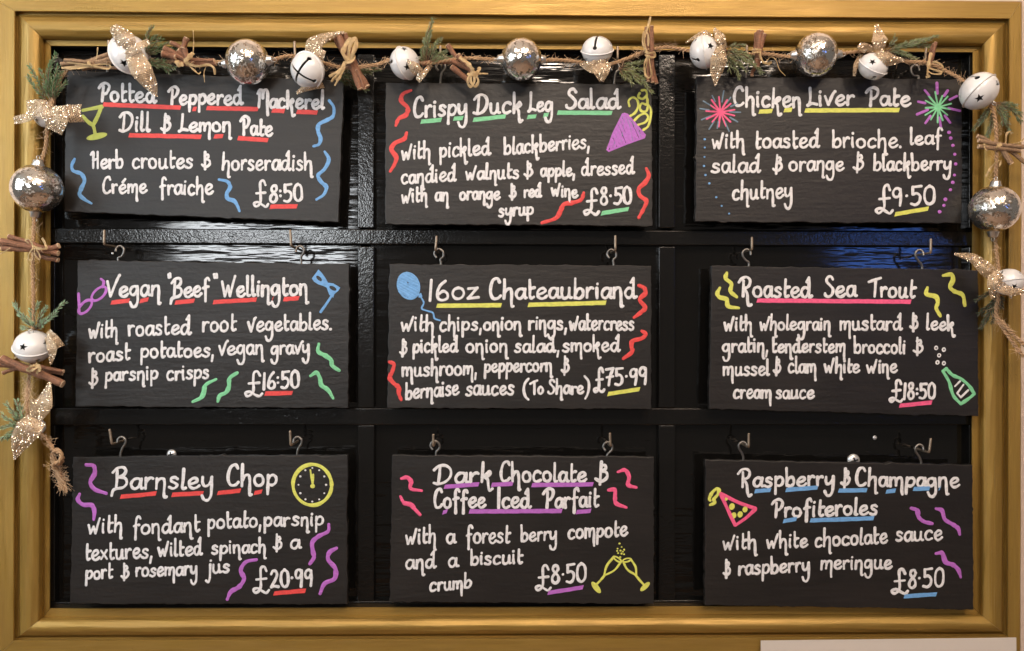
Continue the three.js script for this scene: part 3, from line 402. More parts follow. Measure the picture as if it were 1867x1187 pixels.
slate({
  at: [670, 420], corners: [[710, 481.5], [1187.5, 484.5], [1187.5, 746], [706, 744]], label: 'slate sign lettered 16oz Chateaubriand with a drawn blue balloon, at the centre of the board',
  title: [['16oz', 373, 682, 430, 412, 72], ['Chateaubriand', 743, 1642, 418, 410, 66]],
  text: [['with', 203, 408, 612, 612, 56], ['chips,', 438, 694, 612, 606, 54], ['onion', 704, 943, 608, 604, 54], ['rings,', 978, 1212, 602, 604, 54], ['watercress', 1226, 1622, 606, 606, 56], ['&', 192, 242, 756, 756, 52], ['pickled', 274, 555, 742, 740, 54], ['onion', 596, 858, 742, 738, 54], ['salad,', 892, 1166, 742, 738, 54], ['smoked', 1183, 1540, 738, 734, 54], ['mushroom,', 208, 664, 888, 876, 56], ['peppercorn', 708, 1128, 862, 856, 52], ['&', 1176, 1228, 868, 868, 54], ['bernaise', 230, 560, 1026, 1000, 58], ['sauces', 596, 892, 1004, 998, 58], ['(', 944, 984, 1002, 1002, 54], ['To', 984, 1072, 996, 994, 46], ['Share', 1094, 1318, 996, 992, 48], [')', 1314, 1352, 996, 996, 60]],
  price: [['\u00a3', 1373, 1445, 975, 978, 78], ['75\u00b799', 1444, 1698, 944, 938, 60]],
  under: ['yellow', [[411, 458, 824, 455], [967, 453, 1460, 440], [1451, 995, 1665, 965]]],
  squiggles: SQ('red', 27, '1650,335 1682,350 1690,380 1655,420 1688,470 1660,500 1620,530', '1668,612 1692,630 1670,655 1610,675 1605,710 1610,735 1555,780', '133,800 160,812 150,860 135,895 160,930 190,955 190,990 205,1030'),
  draw: ({ lay, X, Y, Q }) => {
    lay('balloon_drawing', INK.blue, (k) => { k.hatch(ellipse(X(249), Y(338), 63 * K, 80 * K, -0.32, 40, 0.02).slice(0, -1), 0.5, 15 * K, 25 * K); k.fill(Q(pts('308,388 326,380 334,402 312,410'))); });
    lay('balloon_glint_drawing', INK.slateblack, (k) => k.fill(Q(pts('231,298 253,305 247,328'))));
    lay('balloon_string_drawing', INK.blue, (k) => k.stroke(spline(Q(pts('324,404 342,440 330,475 358,488 398,502 408,535 442,548')), 7), 10 * K));
  },
  eyes: [[800, 463, 804, 482, 0], [1115, 464, 1119, 484, 0]],
});
slate({
  at: [1260, 420], corners: [[1297.5, 484.5], [1783.5, 492], [1784, 759], [1293.6, 745.5]], label: 'slate sign lettered Roasted Sea Trout with a drawn green bottle, right of the middle row',
  title: [['Roasted', 284, 740, 404, 408, 66], ['Sea', 808, 1014, 404, 402, 68], ['Trout', 1074, 1372, 404, 410, 62]],
  text: [['with', 198, 376, 610, 608, 54], ['wholegrain', 417, 852, 606, 606, 52], ['mustard', 904, 1288, 606, 606, 56], ['&', 1328, 1382, 602, 602, 52], ['leek', 1430, 1608, 604, 606, 52], ['gratin,', 188, 468, 742, 738, 54], ['tenderstem', 494, 938, 742, 742, 52], ['broccoli', 988, 1303, 746, 748, 54], ['&', 1348, 1412, 748, 748, 54], ['mussel', 193, 480, 882, 880, 54], ['&', 498, 548, 872, 872, 54], ['clam', 588, 762, 866, 864, 54], ['white', 807, 1028, 866, 864, 52], ['wine', 1064, 1258, 866, 864, 54], ['cream', 257, 488, 1022, 1020, 54], ['sauce', 513, 752, 1022, 1022, 52]],
  price: [['\u00a3', 1202, 1292, 1036, 1038, 66], ['18:50', 1290, 1488, 1027, 1024, 56]],
  under: ['pink', [[391, 426, 1347, 434], [1257, 1066, 1474, 1046]]],
  squiggles: SQ('yellow', 27, '218,258 210,290 245,325 240,370 278,405', '175,350 160,385 172,405 215,420 225,460 290,472', '1532,275 1585,270 1592,300 1575,345 1600,370 1650,392 1664,456', '1437,348 1430,385 1490,405 1500,440 1490,470 1515,520'),
  draw: ({ lay, X, Y, Q }) => {
    lay('bottle_drawing', INK.green, (k) => { for (const s of ['1530,856 1552,842', '1552,842 1590,880 1640,902 1690,945 1722,994', '1722,994 1685,1025 1640,1055', '1640,1055 1595,1005 1568,920 1532,858']) k.stroke(spline(Q(pts(s)), 7), 20 * K); });
    lay('bottle_label_drawing', INK.white, (k) => { for (const s of ['1604,948 1634,918', '1656,938 1618,990', '1618,990 1640,1015', '1640,1015 1684,972']) k.stroke(spline(Q(pts(s))), 11 * K); });
    lay('bubble_drawing', INK.white, (k) => { for (const [x, y] of pts('1490,715 1537,725 1508,760 1498,803 1537,808')) k.stroke(ellipse(X(x), Y(y), 8.5 * K, 10 * K, 0.2, 14), 8 * K); });
  },
  eyes: [[1361, 462, 1365, 484, -1], [1676, 463, 1681, 490, -1]],
});
slate({
  at: [100, 770], corners: [[133.6, 833], [633.4, 830], [633, 1102], [127.6, 1101]], label: 'slate sign lettered Barnsley Chop with a drawn yellow clock, hanging at the bottom left',
  title: [['Barnsley', 338, 962, 408, 402, 70], ['Chop', 1048, 1352, 388, 384, 72]],
  text: [['with', 200, 412, 678, 664, 58], ['fondant', 474, 886, 682, 664, 60], ['potato,', 928, 1254, 648, 634, 58], ['parsnip', 1270, 1634, 632, 626, 54], ['textures,', 190, 592, 838, 824, 60], ['wilted', 624, 900, 816, 806, 56], ['spinach', 950, 1288, 802, 790, 52], ['&', 1324, 1382, 778, 778, 54], ['a', 1430, 1502, 770, 766, 56], ['port', 184, 356, 954, 946, 52], ['&', 400, 452, 952, 952, 52], ['rosemary', 490, 866, 938, 928, 54], ['jus', 914, 1062, 918, 912, 54]],
  price: [['\u00a3', 1200, 1308, 1032, 1036, 80], ['20\u00b799', 1308, 1566, 1006, 996, 62]],
  under: ['red', [[389, 453, 626, 432], [701, 441, 912, 430], [979, 430, 1139, 415], [1202, 430, 1269, 420], [1321, 1040, 1534, 1023]]],
  squiggles: SQ('purple', 27, '190,258 235,265 242,310 215,365 240,405 312,432', '150,436 140,470 170,500 225,505 240,540 236,592', '1665,620 1662,660 1600,695 1565,730 1570,790 1575,820 1550,860', '1712,765 1670,790 1660,830 1705,890 1700,950 1640,980 1612,1042', '1225,835 1160,850 1130,900 1150,950 1120,1000 1070,1030 1048,1076'),
  draw: ({ lay, X, Y, Q }) => {
    lay('clock_drawing', INK.yellow, (k) => { k.stroke(ellipse(X(1565), Y(380), 116 * K, 124 * K, 0, 60, 0.015), 21 * K); k.stroke(spline(Q(pts('1568,386 1560,340 1553,290'))), 11 * K); k.stroke(spline(Q(pts('1567,386 1570,350 1570,318'))), 11 * K); k.dot(X(1567), Y(388), 14 * K); });
    lay('clock_hour_dots', INK.white, (k) => { for (let i = 0; i < 12; i++) { const a = i / 12 * 6.2832; k.dot(X(1565 + 84 * Math.sin(a)), Y(380 - 102 * Math.cos(a)), 5.5 * K); } });
  },
  eyes: [[222, 804, 220, 832, 1], [543, 804, 542, 830, 1]],
});
slate({
  at: [670, 770], corners: [[715, 830], [1192, 833], [1192, 1101.5], [710.5, 1097]], label: 'slate sign lettered Dark Chocolate and Coffee Iced Parfait, hanging at the bottom centre',
  title: [['Dark', 397, 766, 376, 362, 66], ['Chocolate', 806, 1336, 360, 362, 64], ['&', 1380, 1464, 364, 364, 66], ['Coffee', 404, 722, 522, 518, 62], ['Iced', 790, 1000, 522, 520, 66], ['Parfait', 1062, 1412, 520, 514, 62]],
  text: [['with', 230, 422, 742, 732, 60], ['a', 478, 544, 738, 734, 58], ['forest', 598, 872, 738, 732, 64], ['berry', 930, 1152, 724, 716, 56], ['compote', 1218, 1584, 708, 690, 58], ['and', 230, 422, 892, 884, 56], ['a', 489, 558, 882, 878, 58], ['biscuit', 626, 948, 866, 856, 52], ['crumb', 377, 634, 1028, 1006, 52]],
  price: [['\u00a3', 1018, 1120, 1014, 1018, 80], ['8\u00b750', 1118, 1332, 982, 966, 64]],
  under: ['purple', [[457, 392, 687, 376], [744, 380, 894, 373], [989, 381, 1382, 377], [447, 549, 495, 540], [609, 542, 1192, 539], [1260, 545, 1368, 538], [1087, 1037, 1321, 1003]]],
  squiggles: SQ('pink', 25, '205,342 240,335 265,360 260,400 330,416', '200,450 222,488 265,502 290,530 320,562', '1522,302 1565,290 1590,330 1585,380 1634,396', '1465,412 1503,410 1505,450 1510,490 1574,518'),
  draw: ({ lay, X, Y, Q }) => {
    lay('champagne_glass_drawing', INK.yellow, (k) => { for (const s of ['1498,818 1455,872 1438,932', '1438,932 1500,900 1542,848', '1440,932 1415,962 1392,985']) k.stroke(spline(Q(pts(s)), 6), 13 * K); k.stroke(ellipse(X(1520), Y(833), 26 * K, 10 * K, 0.6, 20), 9 * K); k.fill(ellipse(X(1390), Y(1004), 42 * K, 17 * K, 0.9)); }, 'left champagne glass drawing');
    lay('champagne_glass_drawing', INK.yellow, (k) => { for (const s of ['1552,842 1580,895 1634,930', '1600,832 1630,880 1634,930', '1630,930 1655,960 1682,990']) k.stroke(spline(Q(pts(s)), 6), 13 * K); k.stroke(ellipse(X(1576), Y(838), 26 * K, 10 * K, -0.25, 20), 9 * K); k.fill(ellipse(X(1687), Y(999), 38 * K, 15 * K, -0.75)); }, 'right champagne glass drawing');
    lay('bubble_drawing', INK.yellow, (k) => { for (const [x, y] of pts('1532,737 1520,768 1545,758 1560,774 1524,795 1545,798 1560,802 1536,820 1518,782 1538,780 1552,786')) k.dot(X(x), Y(y), 5.5 * K); });
  },
  eyes: [[793, 813, 795, 831, 0], [1108, 815, 1107, 833, 0]],
});
slate({
  at: [1240, 770], corners: [[1286, 838.5], [1773, 848], [1775.5, 1112], [1285, 1103]], label: 'slate sign lettered Raspberry and Champagne Profiteroles, hanging at the bottom right',
  title: [['Raspberry', 346, 938, 396, 384, 60], ['&', 976, 1034, 388, 388, 58], ['Champagne', 1068, 1704, 388, 394, 58], ['Profiteroles', 552, 1202, 578, 560, 60]],
  text: [['with', 258, 472, 774, 766, 56], ['white', 524, 780, 766, 756, 56], ['chocolate', 820, 1264, 758, 734, 58], ['sauce', 1308, 1598, 722, 714, 60], ['&', 260, 308, 934, 934, 52], ['raspberry', 354, 788, 928, 906, 56], ['meringue', 853, 1292, 894, 888, 56]],
  price: [['\u00a3', 1280, 1390, 1032, 1036, 80], ['8\u00b750', 1388, 1607, 1008, 998, 64]],
  under: ['blue', [[444, 419, 561, 411], [633, 411, 847, 396], [953, 415, 1146, 412], [1242, 422, 1320, 414], [1408, 405, 1528, 401], [1564, 402, 1592, 400], [617, 601, 719, 587], [781, 596, 1188, 583], [1352, 1058, 1569, 1045]]],
  squiggles: SQ('purple', 27, '1405,522 1440,535 1450,575 1480,602 1532,616', '1555,525 1590,535 1610,590 1660,622 1690,645 1700,682', '1555,798 1592,795 1615,850 1660,867 1690,895 1706,942'),
  draw: ({ lay, X, Y, Q }) => {
    lay('party_hat_drawing', INK.pink, (k) => { for (const s of ['244,432 350,485 456,524', '456,530 400,582 336,626', '334,624 290,530 248,438']) k.stroke(spline(Q(pts(s))), 21 * K); });
    lay('hat_spots', INK.yellow, (k) => { for (const [x, y, r] of [[315, 512, 17], [326, 566, 16], [365, 560, 16], [395, 530, 15], [281, 466, 9]]) k.fill(ellipse(X(x), Y(y), r * K, r * 1.2 * K, 0.3, 18)); });
    lay('curled_streamer_drawing', INK.yellow, (k) => { for (const s of ['222,400 192,432 178,468 184,476', '226,402 232,432 205,470 212,488 182,502', '222,402 240,412 232,430']) k.stroke(spline(Q(pts(s)), 7), 20 * K, 0.3); });
  },
  eyes: [[1354, 813, 1355, 838, -1], [1676, 818, 1679, 845, -1]],
});

// ------------------------------------------------------------------ garland: twine, glass balls, bells, bows, twig bundles, sprigs
function flatStrip(list, w, mat, group, name, opt = {}) {          // a thin bent strip (raffia) through points in space, w in metres
  const c = new THREE.CatmullRomCurve3(list, false, 'centripetal'), n = opt.n || list.length * 7, pos = [], uv = [], idx = [], up = opt.face || V(0, 0, 1);
  for (let i = 0; i <= n; i++) {
    const t = i / n, p = c.getPoint(t), d = c.getTangent(t), s = V(0, 0, 0).crossVectors(d, up); if (s.lengthSq() < 1e-6) s.set(1, 0, 0); s.normalize().applyAxisAngle(d, (opt.twist || 0) * Math.sin(t * 5 + (opt.ph || 0)));
    const ww = w * (0.5 + 0.1 * Math.sin(t * 17 + (opt.ph || 0))), nn = V(0, 0, 0).crossVectors(s, d).normalize();
    for (const k of [-1, 0, 1]) { const q = p.clone().addScaledVector(s, k * ww).addScaledVector(nn, (k ? -0.16 : 0.16) * ww); pos.push(q.x, q.y, q.z); uv.push(t * 0.05, (k + 1) * w * 0.5); }
    if (i < n) for (const k of [0, 1]) { const a = i * 3 + k; idx.push(a, a + 1, a + 3, a + 1, a + 4, a + 3); }
  }
  const g = new THREE.BufferGeometry(); g.setAttribute('position', new THREE.Float32BufferAttribute(pos, 3)); g.setAttribute('uv', new THREE.Float32BufferAttribute(uv, 2)); g.setIndex(idx); g.computeVertexNormals();
  return part(name, g, mat, group);
}
const P3 = (l, z = 0.04) => l.map(([x, y, dz]) => P(x, y, z + (dz || 0) / 1000));
function fibres(list, into, count, len, spread) {                 // loose hairs along a path
  const c = new THREE.CatmullRomCurve3(list, false, 'centripetal');
  for (let i = 0; i < count; i++) {
    const t = rnd(), p = c.getPoint(t), d = c.getTangent(t), o = V(rs(), rs(), rs(0.8)).normalize(), L = len * (0.4 + rnd()), a = p.clone().addScaledVector(o, spread * 0.5), dir = d.clone().multiplyScalar(rnd() < 0.5 ? 1 : -1).addScaledVector(o, 0.5 + rnd() * 0.8).normalize(), curl = V(rs(), rs(), rs()).multiplyScalar(0.45), w = V(0, 0, 0).crossVectors(dir, V(0.1, 0.2, 1)).normalize().multiplyScalar(0.00007 + 0.00005 * rnd());
    let q = a, u = dir.clone();
    for (let k = 0; k < 3; k++) { const r = q.clone().addScaledVector(u, L / 3); into.push(q.clone().add(w), q.clone().sub(w), r.clone().add(w), r.clone().add(w), q.clone().sub(w), r.clone().sub(w)); q = r; u.addScaledVector(curl, 0.5).normalize(); }
  }
}
const triMesh = (v) => { const g = new THREE.BufferGeometry(); g.setFromPoints(v); g.setAttribute('uv', new THREE.Float32BufferAttribute(new Float32Array(v.length * 2), 2)); g.computeVertexNormals(); return g; };
function strands(list, R, r, pitch, n = 2) {                       // twisted strands round a centre line
  const c = new THREE.CatmullRomCurve3(list, false, 'centripetal'), L = c.getLength(), seg = Math.max(20, Math.round(L / 0.0013)), out = [];
  for (let k = 0; k < n; k++) {
    const pp = []; for (let i = 0; i <= seg; i++) { const t = i / seg, p = c.getPointAt(t), d = c.getTangentAt(t), a = t * L / pitch * 6.2832 + k * 6.2832 / n, s = V(0, 0, 0).crossVectors(d, V(0, 0, 1)).normalize(), u = V(0, 0, 0).crossVectors(s, d); pp.push(p.addScaledVector(s, Math.cos(a) * R).addScaledVector(u, Math.sin(a) * R)); }
    const g = new THREE.TubeGeometry(new THREE.CatmullRomCurve3(pp), seg, r, 6); const uv = g.attributes.uv; for (let i = 0; i < uv.count; i++) uv.setXY(i, uv.getX(i) * L * 30, uv.getY(i) + uv.getX(i) * L * 60); out.push(g);
  }
  return out;
}
{ // the twine runs up the left side, along the top and down the right side
  const t = thing('jute_twine', 'hairy brown jute twine strung along the top and down both sides of the frame', 'twine', P(933, 110, 0.04), undefined);
  const runs = [
    [[118, 888, -8], [108, 862, -4], [100, 838, 2], [96, 818, 4], [84, 800, 2], [66, 784], [52, 765], [50, 720], [53, 690, -2], [58, 655], [60, 610, 4], [61, 560, 8], [60, 500, 8], [60, 455, 8], [62, 400, 4], [66, 345], [75, 300, 2], [84, 262, 4], [86, 235, 2], [92, 200], [104, 160, -6], [122, 128, -8], [165, 118, -6], [215, 112], [262, 112, -2], [310, 112, -2], [355, 112], [400, 113], [450, 112], [492, 110], [525, 102], [560, 106, -8], [595, 116, -4], [622, 123], [655, 122], [690, 117], [712, 109], [740, 110, -4], [775, 116], [815, 110, 2], [850, 106, 2], [900, 108], [950, 107], [992, 109], [1030, 110], [1065, 114, -4], [1105, 118, -4], [1140, 108], [1180, 92, 2], [1215, 86], [1255, 92], [1290, 96, -6], [1340, 100, -4], [1390, 98], [1440, 103], [1490, 100], [1530, 97], [1580, 94, -4], [1620, 104, -6], [1655, 112, -2], [1690, 114, 2], [1722, 128, 2], [1755, 146], [1785, 165], [1806, 190], [1815, 220, 4], [1817, 262, 2], [1816, 310, 2], [1814, 342], [1813, 385], [1814, 430, -6], [1818, 470, -4], [1822, 505], [1820, 540], [1817, 578, -2], [1833, 605, 2], [1852, 632, 4], [1866, 650, 4]],
    [[1817, 578, 0], [1836, 598, 5], [1856, 618, 6], [1872, 632, 6], [1890, 640, 6]],
  ].map((l) => P3(l, 0.043));
  for (const r of runs) for (const g of strands(r, 0.00105, 0.00115, 0.0085)) part('strand', g, M.twine, t);
  // overhand knot and frayed end at the lower left
  const knot = P3([[92, 812, 4], [98, 822, 9], [110, 826, 10], [114, 838, 8], [106, 846, 2], [96, 840, 0], [96, 828, 2], [104, 820, 8], [112, 830, 12], [108, 842, 12], [98, 846, 10], [100, 856, 6]], 0.043);
  for (const g of strands(knot, 0.0011, 0.0014, 0.009)) part('knot', g, M.twine, t);
  const fz = []; fibres(runs[0], fz, 1900, 0.007, 0.0035); fibres(runs[1], fz, 120, 0.006, 0.003);
  const end = P3([[101, 848, -4], [108, 866, -6], [116, 890, -8]], 0.043); fibres(end, fz, 170, 0.009, 0.005);
  fibres(P3([[52, 690], [51, 745]], 0.043), fz, 160, 0.009, 0.004);
  part('fuzz', triMesh(fz), M.fuzz, t, { kind: 'stuff' });
  for (let k = 0; k < 9; k++) part('frayed_end', tubeOf(P3([[101, 850, -4], [105 + rs(3), 866, -6], [108 + k * 1.4, 880 + rs(4), -7], [105 + k * 2.2, 893 + rs(6), -8 + rs(2)]], 0.043), 0.0007, 14, 5), M.twine, t);
}
// glass balls
{
  let proto = null;
  const ball = (label, x, y, rx, z, axis, spin) => {
    let g;
    const r = px2m(rx, z);
    if (!proto) {
      g = proto = new THREE.Group(); const R = 0.0225;
      const s = new THREE.SphereGeometry(R, 64, 48); { const p = s.attributes.position; for (let i = 0; i < p.count; i++) { const v = V(p.getX(i), p.getY(i), p.getZ(i)), k = 1 + 0.012 * (vnoise(v.x * 60 + 9, v.y * 60 + 9, 256, 256, 3) + vnoise(v.z * 60 + 9, v.y * 60 + 30, 256, 256, 7) - 1); p.setXYZ(i, v.x * k, v.y * k * 0.97, v.z * k); } s.computeVertexNormals(); }
      const local = (n, geo, m) => { const k = new THREE.Mesh(geo, m); k.name = n; k.castShadow = k.receiveShadow = true; g.add(k); return k; };
      local('glass_globe', s, M.mercury);
      const prof = (l) => l.map(([a, b]) => new THREE.Vector2(a, b));
      for (const e of [1, -1]) { const c = local('cap', new THREE.LatheGeometry(prof([[0.0001, 0.0268], [0.003, 0.0266], [0.0042, 0.0256], [0.0046, 0.0232], [0.0056, 0.0212], [0.0052, 0.02]].map(([a, b]) => [a, b])), 24), M.cap); if (e < 0) c.rotation.z = Math.PI; const rg = new THREE.Mesh(new THREE.TorusGeometry(0.0018, 0.0004, 6, 16).translate(0, 0.0282, 0), M.cap); rg.name = 'ring'; c.add(rg); }
    } else g = proto.clone();
    g.name = numbered('glass_ball'); scene.add(g); g.position.copy(P(x, y, z)); g.scale.setScalar(r / 0.0225);
    g.quaternion.setFromUnitVectors(V(0, 1, 0), V(...axis).normalize()).multiply(new THREE.Quaternion().setFromAxisAngle(V(0, 1, 0), spin));
    g.userData = { label, category: 'bauble', group: 'mottled silver glass balls of the garland' };
  };
  ball('mottled silver glass ball hanging over the sign lettered Potted Peppered Mackerel', 451, 113, 40.5, 0.047, [1, 0.05, 0.1], 0.4);
  ball('mottled silver glass ball hanging over the sign lettered Crispy Duck Leg Salad', 951, 108, 38, 0.045, [1, 0.02, -0.1], 2.1);
  ball('mottled silver glass ball hanging over the sign lettered Chicken Liver Pate', 1488, 100, 39.5, 0.045, [1, 0, 0.08], 3.6);
  ball('mottled silver glass ball on the left side of the gold frame', 67, 344, 44.5, 0.047, [0.1, 1, 0.1], 1.2);
  ball('mottled silver glass ball on the right side of the gold frame', 1813, 381, 44, 0.046, [-0.02, 1, 0.12], 5.0);
}
// white enamelled jingle bells, cut from a shell: crossed slits below, four stars above
{
  let proto = null;
  const build = () => {
    const g = new THREE.Group(), ev = new Evaluator(); ev.attributes = ['position', 'normal', 'uv']; ev.useGroups = false;
    let b = new Brush(new THREE.SphereGeometry(1, 72, 48), M.enamel); b.updateMatrixWorld();
    const cut = (geo) => { geo.deleteAttribute('uv1'); const c = new Brush(geo, M.enamel); c.updateMatrixWorld(); b = ev.evaluate(b, c, SUBTRACTION); b.updateMatrixWorld(); };
    cut(new THREE.SphereGeometry(0.93, 48, 32));
    for (const a of [0, Math.PI / 2]) {
      cut(new THREE.BoxGeometry(1.76, 0.82, 0.14).translate(0, -0.86, 0).rotateY(a));
      for (const s of [1, -1]) cut(new THREE.CylinderGeometry(0.135, 0.135, 0.5, 20).rotateZ(Math.PI / 2).translate(s, 0, 0).rotateZ(-s * 0.47).rotateY(a));
    }
    const st = new THREE.Shape(); for (let i = 0; i < 10; i++) { const a = i / 10 * 6.2832 + Math.PI / 2, r = i % 2 ? 0.115 : 0.27; st[i ? 'lineTo' : 'moveTo'](Math.cos(a) * r, Math.sin(a) * r); } st.closePath();
    for (let i = 0; i < 4; i++) cut(new THREE.ExtrudeGeometry(st, { depth: 0.5, bevelEnabled: false }).translate(0, 0, 0.75).rotateX(-0.55).rotateY(i * Math.PI / 2 + Math.PI / 4));
    const geo = b.geometry; geo.scale(1, 0.88, 1);
    const local = (n, ge, m) => { const k = new THREE.Mesh(ge, m); k.name = n; k.castShadow = k.receiveShadow = true; g.add(k); };
    local('shell', geo, M.enamel);
    local('inner_shell', new THREE.SphereGeometry(0.8, 32, 20).scale(1, 0.88, 1), M.dark);
    local('seam_ring', new THREE.LatheGeometry([[0.97, -0.028], [1.05, -0.028], [1.07, -0.012], [1.07, 0.012], [1.05, 0.028], [0.97, 0.028]].map(([a, c]) => new THREE.Vector2(a, c)), 72), M.enamel);
    local('loop', new THREE.TorusGeometry(0.13, 0.03, 8, 20).translate(0, 0.98, 0), M.cap);
    return g;
  };
  const bell = (label, x, y, rpx, z, axis, spin) => {
    const g = proto ? proto.clone() : (proto = build());
    g.name = numbered('jingle_bell'); scene.add(g); g.position.copy(P(x, y, z)); g.scale.setScalar(px2m(rpx, z));
    g.quaternion.setFromUnitVectors(V(0, 1, 0), V(...axis).normalize()).multiply(new THREE.Quaternion().setFromAxisAngle(V(0, 1, 0), spin));
    g.userData = { label, category: 'bell', group: 'white jingle bells of the garland' };
  };
  bell('white jingle bell behind the long glitter ribbon at the top left corner', 236, 99, 35, 0.042, [0.62, 0.1, 0.75], 2.5);
  bell('white jingle bell with its dark crossed slits facing forward, right of the left top ball', 561, 128, 32, 0.05, [0.44, 0.38, -0.81], 0.3);
  bell('white jingle bell above the drawn red streamer of the Crispy Duck sign', 738, 115, 29.5, 0.045, [0.86, 0.2, 0.42], 1.1);
  bell('white jingle bell with a single slit on top, on the gold frame above Salad', 1089, 92, 28.5, 0.042, [0.06, -0.8, -0.5], 0.05);
  bell('white jingle bell with an upright seam, above the left end of the Chicken Liver sign', 1284, 95, 30, 0.045, [0.93, 0.12, 0.3], 2.0);
  bell('small white jingle bell under the pointed bow above Liver Pate', 1592, 121, 26.5, 0.046, [0.3, 0.72, 0.62], 0.15);
  bell('white jingle bell with a slanting seam and a star, at the top right corner', 1785, 166, 35.5, 0.05, [0.57, -0.72, 0.36], 0.62);
  bell('white jingle bell above the crossed twigs on the left side of the frame', 60, 632, 32.5, 0.048, [0.14, 0.86, 0.48], 0.68);
  bell('white jingle bell on the right side of the frame by the Roasted Sea Trout sign', 1838, 514, 27.5, 0.046, [0.1, -0.9, 0.12], 0.75);
  bell('white jingle bell almost hidden by the lowest glitter bow on the left', 64, 780, 18, 0.03, [-0.4, 0.8, 0.2], 0.3);
  bell('pale jingle bell mostly hidden behind the wide bow at the left top corner', 84, 214, 21, 0.03, [0.2, 0.9, 0.1], 1.2);
}
// glitter ribbons of open burlap
{
  const flake = new THREE.PlaneGeometry(0.00066, 0.00066);
  const bow = (label, pieces, extra = 0) => {
    const all = pieces.map(([l]) => l[0]), c = P(all[0][0], all[0][1], 0.05), t = thing('ribbon_bow', label, 'bow', c, 'glitter ribbon bows of the garland');
    pieces.forEach(([list, zz], k) => {
      const z0 = zz || 0.05, cl = list.map(([x, y, w, dz]) => { const p = P(x, y, z0 + (dz || 0) / 1000); return { p, w: px2m(w, z0) / 2 }; });
      const cur = new THREE.CatmullRomCurve3(cl.map((q) => q.p), false, 'centripetal'), n = cl.length * 9, m = 8, pos = [], uv = [], idx = [], ph = rnd() * 6; let run = 0, last = null; const spots = [];
      for (let i = 0; i <= n; i++) {
        const t1 = i / n, p = cur.getPoint(t1), d = cur.getTangent(t1), f = t1 * (cl.length - 1), a = Math.min(cl.length - 2, Math.floor(f)), w = cl[a].w + (cl[a + 1].w - cl[a].w) * (f - a), s = V(d.y, -d.x, 0).normalize();
        if (last) run += p.distanceTo(last); last = p;
        for (let j = 0; j <= m; j++) { const q = j / m * 2 - 1, zr = 0.0022 * Math.sin(q * 2.2 + ph + t1 * 2) * Math.min(1, w / 0.008) + 0.0035 * (1 - q * q) * Math.min(1, w / 0.01); const e = p.clone().addScaledVector(s, q * w); e.z += zr; pos.push(e.x, e.y, e.z); uv.push(run / 0.03, q * w / 0.03); if (Math.abs(q) < 0.98) spots.push(e); if (i < n && j < m) { const b = i * (m + 1) + j; idx.push(b, b + m + 1, b + 1, b + 1, b + m + 1, b + m + 2); } }
      }
      const g = new THREE.BufferGeometry(); g.setAttribute('position', new THREE.Float32BufferAttribute(pos, 3)); g.setAttribute('uv', new THREE.Float32BufferAttribute(uv, 2)); g.setIndex(idx); g.computeVertexNormals();
      const rb = part('ribbon', g, M.ribbon, t);
      const fl = [];
      const area = cl.reduce((x, q) => x + q.w, 0) / cl.length * 2 * run, cnt = Math.round(area / 1e-6 * 0.66);
      for (let i = 0; i < cnt; i++) {
        const i0 = Math.floor(rnd() * n), j0 = Math.floor(rnd() * m), b = i0 * (m + 1) + j0, at = (o) => V(pos[o * 3], pos[o * 3 + 1], pos[o * 3 + 2]), u = rnd(), v = rnd(), p = at(b).lerp(at(b + 1), u).lerp(at(b + m + 1).lerp(at(b + m + 2), u), v); p.z += 0.0004 + rnd() * 0.0003;
        const q = flake.clone(); q.scale(0.6 + rnd() * 0.8, 0.6 + rnd() * 0.8, 1).rotateZ(rnd() * 6).rotateX(rs(0.7)).rotateY(rs(0.7)).translate(p.x, p.y, p.z); fl.push(q);
      }
      if (fl.length) part('glitter', mergeGeometries(fl), M.glitter, rb, { kind: 'stuff' });
    });
  };
  bow('long glitter ribbon crossing the bell at the top left corner, its tail over Potted', [[[[240, 95, 26, 4], [228, 74, 38, 8], [206, 50, 18, 0]], 0.054], [[[243, 96, 30, 6], [258, 128, 38, 10], [274, 155, 24, 4], [285, 176, 3, -4]], 0.056], [[[228, 98, 5, 12], [248, 87, 13, 14], [272, 76, 14, 10]], 0.056]]);
  bow('glitter ribbon curling above the bell with crossed slits', [[[[570, 102, 26, 0], [574, 82, 34, 4], [592, 69, 20, 4], [628, 58, 2, 2]], 0.046], [[[572, 98, 26, 2], [584, 102, 24, 6], [592, 104, 20, 8]], 0.05], [[[588, 150, 20, 0], [560, 158, 16, 2], [541, 170, 5, 0]], 0.046]]);
  bow('small glitter ribbon tucked against the bell over the Crispy Duck sign', [[[[742, 110, 4, 4], [755, 122, 20, 8], [764, 136, 18, 4], [760, 146, 4, 0]], 0.058], [[[762, 148, 9, 2], [772, 136, 10, 6], [781, 123, 9, 2]], 0.058]]);
  bow('glitter ribbon fanning out under the bell with a single slit', [[[[1106, 116, 16, 0], [1082, 122, 24, 4], [1057, 117, 3, 0]], 0.05], [[[1092, 117, 34, 2], [1094, 132, 24, 5], [1096, 149, 6, 0]], 0.052], [[[1111, 114, 8, 2], [1104, 132, 12, 6], [1097, 148, 8, 2]], 0.054]]);
  bow('glitter ribbon with a long pointed tail beside the bell with an upright seam', [[[[1314, 84, 14, 4], [1311, 108, 30, 8], [1306, 132, 22, 4], [1304, 157, 2, 0]], 0.055], [[[1322, 88, 10, 2], [1313, 70, 20, 6], [1302, 51, 5, 0]], 0.052], [[[1302, 74, 6, 0], [1286, 60, 9, 2], [1250, 78, 3, 0]], 0.044]]);
